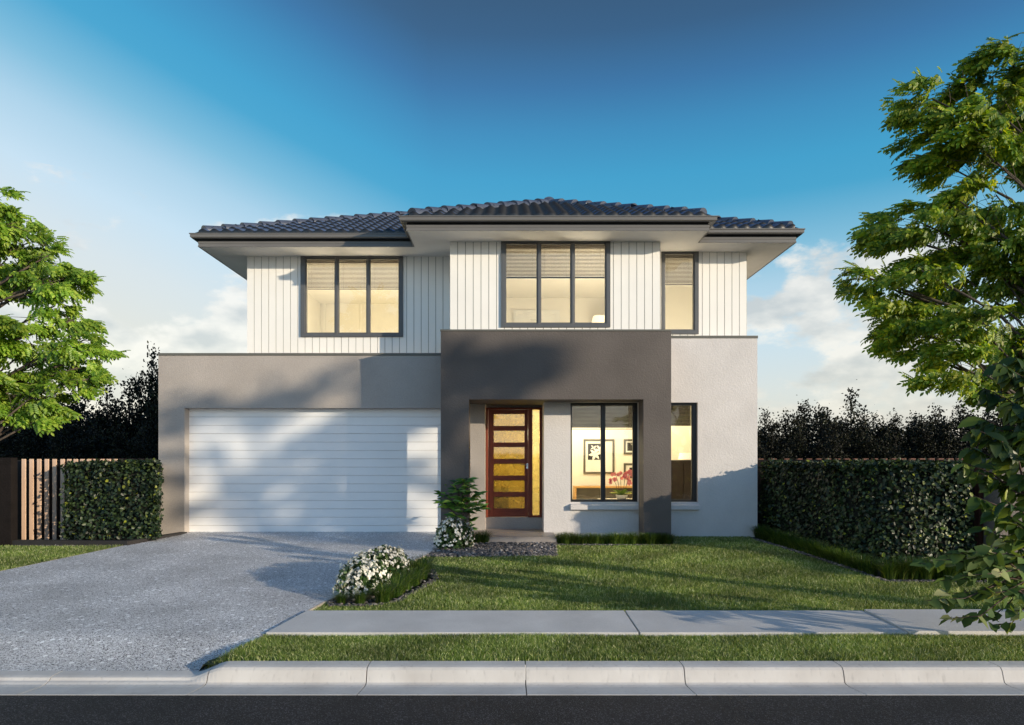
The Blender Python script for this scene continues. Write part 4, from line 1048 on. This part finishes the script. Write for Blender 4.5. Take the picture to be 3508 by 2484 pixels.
for (u, v, fr) in fans:
    D_ = pc[1]+r.uniform(-.22, .18)-(.1 if fr else 0); c = np.array([px(1032+(u-1032)*.88, D_), D_, pz(v-10, D_)])
    base = Vector((pc[0]+r.uniform(-.05, .05), pc[1]+r.uniform(-.04, .04), g(pc[1])+.02)); mid = Vector((pc[0]+(c[0]-pc[0])*.25, pc[1]+(c[1]-pc[1])*.25, base.z+(c[2]-base.z)*.65))
    st.tube([base, mid, Vector(c)], [.009, .007, .004], 5)
    outd = norm(np.array([[c[0]-pc[0], (c[1]-pc[1])-.12, .12]]))[0]; k = r.integers(8, 11); ag = np.linspace(-1.9, 1.9, k)+r.normal(0, .06, k)
    s1 = norm(np.cross(outd, [0, 0, 1.])[None])[0]; d_ = np.cos(ag)[:, None]*outd+np.sin(ag)[:, None]*s1; d_[:, 2] += r.uniform(-.35, .15, k)
    v_, q_ = inst(STRAP_T*[2.1, 1, 1], LEAF_Q, np.tile(c, (k, 1)), frames(d_, np.tile([.25, -.8, .6], (k, 1))), r.uniform(.16, .235, k)); VV.append(v_); QQ.append(q_+n0); n0 += len(v_)
link('fronds', np_mesh('fronds', np.concatenate(VV), np.concatenate(QQ)), M_leaf_palm, root); build('stems', st, M_twig, root)

# ---------------------------------------------------------------- pinnate-leaved trees
def pinnate(nl=11):
    vs = []; qs = []
    for k in range(nl):
        i = k//2; t_ = .16+.80*i/((nl-1)/2) ; sgn = 1 if k % 2 else -1
        if k == nl-1: b = np.array([0, .96, -.10]); d_ = np.array([[0, 1, -.25]])
        else: b = np.array([0, t_, -.10*t_*t_]); d_ = np.array([[sgn*.85, .55, -.22]])
        R = frames(d_, np.array([[0, 0, 1.]]))
        v_, q_ = inst(LEAF_T*[1.0, 1, 1], LEAF_Q, b[None], R, np.array([.36])); qs.append(q_+len(vs)*6); vs.append(v_)
    return np.concatenate(vs), np.concatenate(qs)
PIN_T, PIN_Q = pinnate()
def tree(name, base, top, masses, mat, label, per, cat='tree', group=None, size=.27, trunk_r=.16, seed=1, droop=.35, parent_h=None):
    r = np.random.default_rng(seed); root = empty(name, base, label, cat, group)
    base, top = Vector(base), Vector(top); m = MB()
    spine = [base.lerp(top, t_)+Vector((.18*math.sin(t_*5+seed), .15*math.cos(t_*4), 0))*(t_ > 0) for t_ in (0, .15, .3, .45, .6, .75, .9, 1)]
    m.tube(spine, [trunk_r*(1.15-.95*i/7) for i in range(8)], 9)
    VP = []; DD = []; NNN = []; SS = []
    for (c, rad) in masses:
        c = Vector(c); k = min(6, max(1, int((c.z-base.z)/(top.z-base.z+1e-6)*7-1.5))); s0 = spine[k]
        L_ = (c-s0).length; midp = s0.lerp(c, .5)+Vector((0, 0, .10*L_)); br = .010+.008*L_
        m.tube([s0, s0.lerp(midp, .5)+Vector((r.normal(0, .04), r.normal(0, .04), .03)), midp, c], [br*1.3, br, br*.75, br*.35], 6)
        for q in range(7):
            e = c+Vector((r.normal(0, .55)*rad[0], r.normal(0, .55)*rad[1], r.normal(0, .45)*rad[2])); s1 = midp.lerp(c, r.uniform(.2, 1))
            m.tube([s1, s1.lerp(e, .5)+Vector((0, 0, .05)), e], [.009, .006, .003], 4)
        n_ = int(per*4.2*rad[0]*rad[2]*(.6+rad[1]))
        # sub-clusters make clumps and gaps
        nc = max(5, int(n_/30)); cen = norm(r.normal(0, 1, (nc, 3)))*(r.uniform(.25, 1, (nc, 1))**.5)
        idx = r.integers(0, nc, n_); pt = cen[idx]+r.normal(0, .17, (n_, 3))*[1.2, 1.2, .55]
        P = np.array(list(c))+pt*np.array(rad); out = pt*np.array([1, 1, .5])
        od = np.array([c.x-spine[3].x, c.y-spine[3].y, 0.]); od = od/(np.linalg.norm(od)+1e-6)
        d_ = norm(out)*.7+od*.7+r.normal(0, .35, (n_, 3)); d_[:, 2] -= droop+r.uniform(0, .4, n_)
        VP.append(P); DD.append(d_); NNN.append(np.array([.30, -.75, .70])+r.normal(0, .42, (n_, 3))+norm(out)*.25); SS.append(size*r.uniform(.65, 1.15, n_))
    P, d_, nn, s_ = map(np.concatenate, (VP, DD, NNN, SS))
    V_, Q_ = inst(PIN_T, PIN_Q, P, frames(d_, nn), s_)
    link('crown', np_mesh('crown', V_, Q_), mat, root); build('trunk', m, M_bark, root, smooth=True)
    return root
def vm(u, v, ru, rv, D, rd=None):
    c = (px(u, D), D, pz(v, D)); a, b = ru*D/F, rv*D/F
    return (c, (a, rd if rd else max(.35, (a+b)*.5), b))
DR = 14.2
mr = [(2245,125,55,50,0),(2275,215,55,60,.3),(2230,250,60,55,-.3),(2085,225,100,38,-.2),(2165,230,70,45,.4),(2150,300,100,50,0),(2120,375,75,55,.3),(2210,350,80,60,-.4),(2270,330,60,70,.5),(2230,440,75,55,0),(2150,455,80,45,-.3),
      (2050,500,95,42,.1),(1985,530,60,38,.2),(2130,540,100,50,.4),(2240,540,70,50,-.3),(1905,620,55,28,.0),(1965,645,60,32,.2),(2060,610,80,48,-.3),(2160,625,90,50,.3),(2255,640,70,55,0),
      (2000,715,80,38,0),(1975,760,55,30,.2),(2080,710,90,50,.3),(2180,720,90,55,-.3),(2265,735,60,50,.2),(2060,780,60,35,.1),(2140,800,90,45,-.2),(2240,810,80,50,.3),(2130,860,60,30,0),(2230,880,70,32,.2),
      (2350,180,80,80,0),(2360,320,90,80,.4),(2370,470,90,80,-.4),(2370,620,90,80,.3),(2370,770,90,70,0),(2460,380,80,90,.5),(2460,560,80,90,-.5),(2470,720,80,80,0),(2340,880,80,40,.3)]
base = (px(2430, DR), DR, g(13)-.05)
tree('broadleaf_tree', base, (px(2360, DR), DR+.1, pz(210, DR)), [vm(a+max(0, (2100-a)*.10), b-4, c*.98, d_*1.0, DR+e*1.3) for a, b, c, d_, e in mr], M_leaf_tree,
     'tall green feathery leaved tree at the right edge', 118, size=.30, trunk_r=.22, seed=5)
DT = 12.6
def cv(x, y): return (.322*x, 392+.322*y)
ml = []
for (x, y, a, b, e) in ((40,170,90,75,0),(170,290,110,50,.2),(60,330,110,80,-.2),(250,470,190,60,.2),(390,560,95,85,-.2),(100,580,150,90,.3),(250,640,160,80,0),(580,690,115,55,.1),(640,740,85,45,.2),(450,750,120,70,-.2),(330,800,110,60,.3),
                        (440,910,140,55,.1),(20,830,40,90,0),(570,1010,110,60,.1),(380,1030,140,50,.3),(140,1030,150,60,-.2),(60,1130,120,60,.2),(640,1150,110,55,0),(740,1230,85,50,.1),(500,1180,150,70,-.3),(280,1180,150,70,.2),(90,1210,110,50,0),
                        (600,1340,130,70,.1),(420,1350,130,60,.3),(680,1420,80,45,-.1),(520,1470,110,50,0),(260,1420,130,60,.2),(110,1500,120,50,0),(280,1540,150,50,-.2),(400,1600,110,55,.2),(90,1610,130,50,.3),(340,1690,100,45,0),(200,1650,120,50,.2)):
    u, v = cv(x, y); ml.append((u-14-u*.03, v, a*.322, b*.322, e))
for u in (-60, -150):
    for v in (520, 620, 720, 820, 900): ml.append((u, v, 60, 50, random.uniform(-.5, .5)))
tree('broadleaf_tree', (px(-150, DT), DT, -.05), (px(-90, DT), DT+.1, pz(500, DT)), [vm(a, b, c, d_, DT+e*1.2) for a, b, c, d_, e in ml], M_leaf_treeL,
     'bright sunlit feathery leaved tree at the left edge', 400, size=.23, trunk_r=.18, seed=8)
# street trees on the far side of the road, behind the viewer (their shade falls on the garage)
def sunback(X, D_, Z, t_): return (X+1.62*t_, D_-t_, Z+.37*t_)
sh = [sunback(X, 12.4, Z, 13.5+e) for X, Z, e in ((-5.9,2.45,0),(-5.2,2.2,1),(-4.3,2.75,0),(-3.7,2.55,1),(-5.3,1.5,.5),(-4.6,1.3,1),(-3.1,2.1,0),(-3.4,1.35,1),(-2.7,1.2,0),(-2.9,.7,.6),(-1.9,.95,1.5),(-4.9,.5,.3),(-4.0,.1,.9),(-2.3,.1,.4))]
sh += [sunback(X, 11.5, Z, 14+e) for X, Z, e in ((-.95,3.05,0),(-.35,2.95,1),(-.65,2.65,.4),(-.2,3.1,1.4),(-1.0,2.2,.5),(-1.0,1.7,1),(-1.05,1.1,0),(-1.0,.5,.7))]
rs = np.random.default_rng(2)
tree('street_tree', (20.5, -2.9+.0, -.2), (20.4, -2.6, 8.6), [(p, (.50, .5, .30)) for p in sh], M_leaf_tree, 'street tree across the road behind the viewer', 75, size=.30, trunk_r=.2, seed=12)
st_ = tree('street_tree', (8.5, -8.5, -.2), (8.5, -8.4, 6.5), [((8.5+rs.normal(0, 1.3), -8.5+rs.normal(0, 1), 4.9+rs.normal(0, 1.1)), (.9, .9, .6)) for _ in range(16)], M_leaf_tree, 'street tree across the road nearer the driveway', 40, size=.34, trunk_r=.2, seed=13)

for k, (x, y, sc__, lb) in enumerate(((3.9, -11.5, .95, 'middle street tree across the road facing the entry portico'), (-.9, -12.5, 1.1, 'taller street tree across the road facing the garage edge'), (-6.5, -11.0, .9, 'leftmost street tree across the road facing the driveway'))):
    c_ = st_.copy(); COL.objects.link(c_); c_.location = (x, y, -.2); c_.scale = (sc__,)*3; c_.rotation_euler = (0, 0, k*1.9+.7); c_['label'] = lb
    for ch in list(st_.children):
        d_ = ch.copy(); COL.objects.link(d_); d_.parent = c_
hedge('hedge', [(-11, -15.2), (13, -15.2), (13, -14.2), (-11, -14.2)], -.2, 1.7, 5000, .16, 'neighbouring hedge across the road behind the viewer')

# ---------------------------------------------------------------- dark trees behind the fences
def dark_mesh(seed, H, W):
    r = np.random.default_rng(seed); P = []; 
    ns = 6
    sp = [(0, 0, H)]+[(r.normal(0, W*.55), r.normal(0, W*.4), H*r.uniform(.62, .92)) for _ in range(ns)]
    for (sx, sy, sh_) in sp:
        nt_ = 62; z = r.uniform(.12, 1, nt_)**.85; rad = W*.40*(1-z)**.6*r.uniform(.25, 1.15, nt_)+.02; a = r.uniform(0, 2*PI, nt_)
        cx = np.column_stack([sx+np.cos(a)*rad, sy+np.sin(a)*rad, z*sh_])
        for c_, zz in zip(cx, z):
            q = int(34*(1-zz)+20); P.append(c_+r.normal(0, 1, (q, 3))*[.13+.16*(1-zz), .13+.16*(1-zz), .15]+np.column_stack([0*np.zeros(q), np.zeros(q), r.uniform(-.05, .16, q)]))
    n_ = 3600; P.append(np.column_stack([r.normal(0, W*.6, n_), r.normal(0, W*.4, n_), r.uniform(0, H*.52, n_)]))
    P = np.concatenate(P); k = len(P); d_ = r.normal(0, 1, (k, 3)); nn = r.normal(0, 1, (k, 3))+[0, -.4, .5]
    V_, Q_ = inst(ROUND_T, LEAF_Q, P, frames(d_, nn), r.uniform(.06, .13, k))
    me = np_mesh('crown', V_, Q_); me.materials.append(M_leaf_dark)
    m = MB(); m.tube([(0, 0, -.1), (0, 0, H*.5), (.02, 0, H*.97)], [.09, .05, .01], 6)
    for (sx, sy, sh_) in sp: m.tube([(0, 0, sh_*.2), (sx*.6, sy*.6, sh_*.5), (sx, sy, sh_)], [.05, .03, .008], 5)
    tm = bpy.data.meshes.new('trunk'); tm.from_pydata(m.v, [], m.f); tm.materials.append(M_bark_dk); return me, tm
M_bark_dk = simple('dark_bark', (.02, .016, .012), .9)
DM = [dark_mesh(20+i, 4.0, 2.2) for i in range(4)]
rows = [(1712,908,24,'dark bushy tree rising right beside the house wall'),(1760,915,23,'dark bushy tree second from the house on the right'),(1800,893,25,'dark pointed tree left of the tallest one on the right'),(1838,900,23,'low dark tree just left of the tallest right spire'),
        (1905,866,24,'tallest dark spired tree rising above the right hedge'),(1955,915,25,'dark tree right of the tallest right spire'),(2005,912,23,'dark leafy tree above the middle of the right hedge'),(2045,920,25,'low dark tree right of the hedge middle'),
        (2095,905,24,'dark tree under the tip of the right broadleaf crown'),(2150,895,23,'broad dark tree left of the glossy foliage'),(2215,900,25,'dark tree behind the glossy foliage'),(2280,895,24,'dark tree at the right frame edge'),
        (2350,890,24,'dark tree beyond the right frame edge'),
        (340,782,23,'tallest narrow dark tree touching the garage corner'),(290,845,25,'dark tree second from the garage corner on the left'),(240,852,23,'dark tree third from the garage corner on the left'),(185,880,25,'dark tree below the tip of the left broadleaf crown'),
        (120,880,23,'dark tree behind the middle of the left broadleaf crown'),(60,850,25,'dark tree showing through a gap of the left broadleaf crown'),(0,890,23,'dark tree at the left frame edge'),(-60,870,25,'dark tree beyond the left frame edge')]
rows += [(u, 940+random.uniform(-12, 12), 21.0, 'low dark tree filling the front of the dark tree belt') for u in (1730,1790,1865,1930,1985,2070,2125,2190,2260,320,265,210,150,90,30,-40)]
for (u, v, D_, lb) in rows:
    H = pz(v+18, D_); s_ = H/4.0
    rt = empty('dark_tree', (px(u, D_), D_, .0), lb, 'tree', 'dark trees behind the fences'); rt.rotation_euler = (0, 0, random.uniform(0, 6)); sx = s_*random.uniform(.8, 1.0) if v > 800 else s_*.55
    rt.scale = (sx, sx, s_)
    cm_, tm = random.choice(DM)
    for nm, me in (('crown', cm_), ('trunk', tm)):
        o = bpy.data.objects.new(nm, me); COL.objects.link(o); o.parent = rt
# a neighbouring wooded rise hides the horizon
# ---------------------------------------------------------------- foreground foliage, right
def leafy(name, base, sprays, T_, Q_, TR_, mat, size, label, seed, droop=.5, stemr=.012, gap=.075):
    r = np.random.default_rng(seed); root = empty(name, base, label, 'shrub'); m = MB(); P = []; DD = []; NNN = []; SS = []
    for sp in sprays:
        pts = [Vector(p) for p in sp]; Ln = sum((b-a).length for a, b in zip(pts, pts[1:]))
        m.tube(pts, [stemr*(1-.75*i/(len(pts)-1)) for i in range(len(pts))], 5)
        n_ = int(Ln/gap)
        for k in range(n_):
            t_ = .12+.88*(k+.5)/n_; f_ = t_*(len(pts)-1); i = min(int(f_), len(pts)-2); p = pts[i].lerp(pts[i+1], f_-i); d_ = (pts[i+1]-pts[i]).normalized()
            for sgn in (1, -1):
                off = Vector((r.normal(0, .5), r.normal(0, .5), r.normal(0, .35)))+d_*.45+Vector((sgn*.5, 0, -droop))
                P.append(list(p)); DD.append(list(off)); NNN.append([r.normal(0, .35), -.55+r.normal(0, .4), .7]); SS.append(size*r.uniform(.55, 1.12))
    P, DD, NNN, SS = map(np.array, (P, DD, NNN, SS)); R = frames(DD, NNN)
    V_, q = inst(T_, Q_, P, R, SS); tr = None
    if TR_ is not None: tr = (TR_[None]+(np.arange(len(P))*len(T_))[:, None, None]).reshape(-1, 3)
    link('leaves', np_mesh('leaves', V_, q, tr), mat, root, smooth=TR_ is not None); build('branches', m, M_twig, root, smooth=True); return root
DF = 5.75
def vp(u, v, D_): return (px(u, D_), D_, pz(v, D_))
rb = np.random.default_rng(31)
base = (px(2380, DF), DF, g(DF)-.03); spr = []
for (u, v) in ((2205,870),(2240,815),(2275,800),(2195,935),(2180,960),(2165,1000),(2170,1050),(2155,1035),(2180,1110),(2200,1180),(2225,1230),(2255,1260),(2290,1200),(2250,1120),(2240,1040),(2235,960),(2265,900),(2300,850),(2300,960),(2290,1060),(2330,900),(2340,1000),(2340,1120),(2215,1140),(2270,1170)):
    D_ = DF+rb.uniform(-.35, .4); s0 = (px(2380, DF)+rb.uniform(-.1, .1), DF, g(DF)+rb.uniform(.25, 1.3)); e = vp(u, v, D_)
    mid = vp((2380+u)/2, v+rb.uniform(30, 80), (DF+D_)/2); spr.append([s0, mid, vp(u*.7+.3*(2380), v+25, D_), e])
leafy('glossy_leaved_shrub', base, spr, BIG_T, BIG_Q, BIG_TR, M_leaf_gloss, .18, 'tall shrub with large glossy drooping leaves at the right foreground edge', 32, droop=.85, gap=.08)
DH = 5.55; base = (px(2420, DH), DH, g(DH)-.03); spr = []
for (u, v) in ((2060,1262),(2075,1345),(2120,1385),(2105,1300),(2140,1240),(2095,1255),(2110,1330),(2150,1290),(2160,1385),(2200,1245),(2215,1400),(2195,1330),(2240,1215),(2260,1290),(2255,1370),(2290,1250),(2300,1330),(2300,1400),(2240,1330),(2170,1240)):
    D_ = DH+rb.uniform(-.15, .25); s0 = (px(2420, DH), DH, g(DH)+rb.uniform(.15, .6)); mid = vp((2420+u)/2, (1290+v)/2-15, DH)
    spr.append([s0, mid, vp(u*.75+.25*2420, v-5, D_), vp(u, v, D_)])
leafy('heart_leaved_shrub', base, spr, HEART_T, LEAF_Q, None, M_leaf_heart, .115, 'low spreading branch of pale heart shaped leaves over the footpath', 33, droop=.35, stemr=.009, gap=.125)

# ================================================================ SKY, SUN, CAMERA
w = bpy.data.worlds.new("World"); sc.world = w; w.use_nodes = True
nt = w.node_tree; nt.nodes.clear(); out = N(nt, 'ShaderNodeOutputWorld')
sdir = Vector((1.62, -1.0, .37)).normalized(); elev = math.asin(sdir.z); az = math.atan2(sdir.x, sdir.y)
sky = N(nt, 'ShaderNodeTexSky', sky_type='NISHITA'); sky.sun_disc = False; sky.sun_elevation = elev; sky.sun_rotation = az
sky.air_density = 1.2; sky.dust_density = 1.2; sky.ozone_density = 2.5
tc = N(nt, 'ShaderNodeTexCoord'); sp = N(nt, 'ShaderNodeSeparateXYZ'); L(nt, tc.outputs['Generated'], sp.inputs[0])
def math_(op, a, b=None, clamp=False):
    n = N(nt, 'ShaderNodeMath', operation=op); n.use_clamp = clamp
    for i, q in enumerate((a, b)):
        if q is None: continue
        if isinstance(q, (int, float)): n.inputs[i].default_value = q
        else: L(nt, q, n.inputs[i])
    return n.outputs[0]
X, Y, Z = sp.outputs
# hazy brightening towards the west (left), deeper blue overhead
hz = math_('ADD', Z, math_('MULTIPLY', math_('MAXIMUM', math_('ADD', math_('MULTIPLY', X, -1), -.10), 0), -.38))
hr = ramp(nt, [(0.0, (.70, .65, .56)), (.10, (.64, .68, .68)), (.17, (.54, .68, .77)), (.235, (.38, .58, .71)), (.285, (.18, .45, .62)), (.345, (.030, .32, .54)), (.38, (.022, .30, .53)), (.433, (.020, .22, .44)), (.479, (.018, .135, .32)), (.53, (.016, .075, .175)), (.58, (.016, .055, .12)), (.8, (.04, .10, .24))])
L(nt, hz, hr.inputs['Fac'])
# clouds near the horizon
mp = N(nt, 'ShaderNodeMapping'); mp.inputs['Scale'].default_value = (3.4, 3.4, 6.5); mp.inputs['Location'].default_value = (2.9, .3, 1.35); L(nt, tc.outputs['Generated'], mp.inputs['Vector'])
cn = N(nt, 'ShaderNodeTexNoise'); cn.inputs['Scale'].default_value = 1.9; cn.inputs['Detail'].default_value = 9; cn.inputs['Roughness'].default_value = .55; L(nt, mp.outputs[0], cn.inputs['Vector'])
lowm = N(nt, 'ShaderNodeMapRange'); lowm.inputs[1].default_value = .34; lowm.inputs[2].default_value = .08; lowm.inputs[3].default_value = 0; lowm.inputs[4].default_value = .22; L(nt, Z, lowm.inputs[0])
cf = N(nt, 'ShaderNodeMapRange'); cf.interpolation_type = 'SMOOTHSTEP'; cf.inputs[1].default_value = .60; cf.inputs[2].default_value = .69; L(nt, math_('ADD', cn.outputs['Fac'], lowm.outputs[0]), cf.inputs[0])
cn2 = N(nt, 'ShaderNodeTexNoise'); cn2.inputs['Scale'].default_value = 4.2; cn2.inputs['Detail'].default_value = 6; L(nt, mp.outputs[0], cn2.inputs['Vector'])
cr = ramp(nt, [(.36, (.56, .56, .54)), (.6, (.92, .86, .77))]); L(nt, cn2.outputs['Fac'], cr.inputs['Fac'])
mxc = N(nt, 'ShaderNodeMix', data_type='RGBA'); L(nt, math_('MULTIPLY', math_('MULTIPLY', cf.outputs[0], .85), math_('GREATER_THAN', lowm.outputs[0], .001)), mxc.inputs[0]); L(nt, hr.outputs['Color'], mxc.inputs[6]); L(nt, cr.outputs['Color'], mxc.inputs[7])
bg1 = N(nt, 'ShaderNodeBackground'); bg1.inputs[1].default_value = .045; L(nt, sky.outputs[0], bg1.inputs[0])
bg2 = N(nt, 'ShaderNodeBackground'); tint = N(nt, 'ShaderNodeMix', data_type='RGBA', blend_type='MULTIPLY'); tint.inputs[7].default_value = (.76, .90, 1.10, 1)
L(nt, math_('MAXIMUM', math_('MULTIPLY', Y, -1.6), 0, True), tint.inputs[0]); L(nt, mxc.outputs[2], tint.inputs[6])
L(nt, tint.outputs[2], bg2.inputs[0]); L(nt, math_('ADD', math_('MULTIPLY', math_('MAXIMUM', math_('MULTIPLY', Y, -1), 0), .85), .95), bg2.inputs[1])
ad = N(nt, 'ShaderNodeAddShader'); L(nt, bg1.outputs[0], ad.inputs[0]); L(nt, bg2.outputs[0], ad.inputs[1]); L(nt, ad.outputs[0], out.inputs[0])
SKYMIX = (bg1, bg2)

sl = bpy.data.lights.new('sun', 'SUN'); sl.energy = 5.0; sl.color = (1.0, .85, .645); sl.angle = math.radians(.6)
so = bpy.data.objects.new('sun', sl); COL.objects.link(so); so.location = (30, -20, 15)
so.rotation_euler = (-sdir).to_track_quat('-Z', 'Y').to_euler()

cam = bpy.data.cameras.new('camera'); co = bpy.data.objects.new('camera', cam); COL.objects.link(co)
co.location = (0, 0, CZ); co.rotation_euler = (PI/2, 0, 0)
cam.sensor_width = 36; cam.lens = F/2293*36; cam.shift_x = (1146.5-CU)/2293; cam.shift_y = (CV-812)/2293
cam.clip_start = .05; cam.clip_end = 2000
sc.camera = co
sc.view_settings.view_transform = 'Standard'; sc.view_settings.look = 'None'; sc.view_settings.exposure = 0; sc.view_settings.gamma = 1
sc.cycles.max_bounces = 8; sc.cycles.transparent_max_bounces = 12; sc.cycles.use_denoising = True
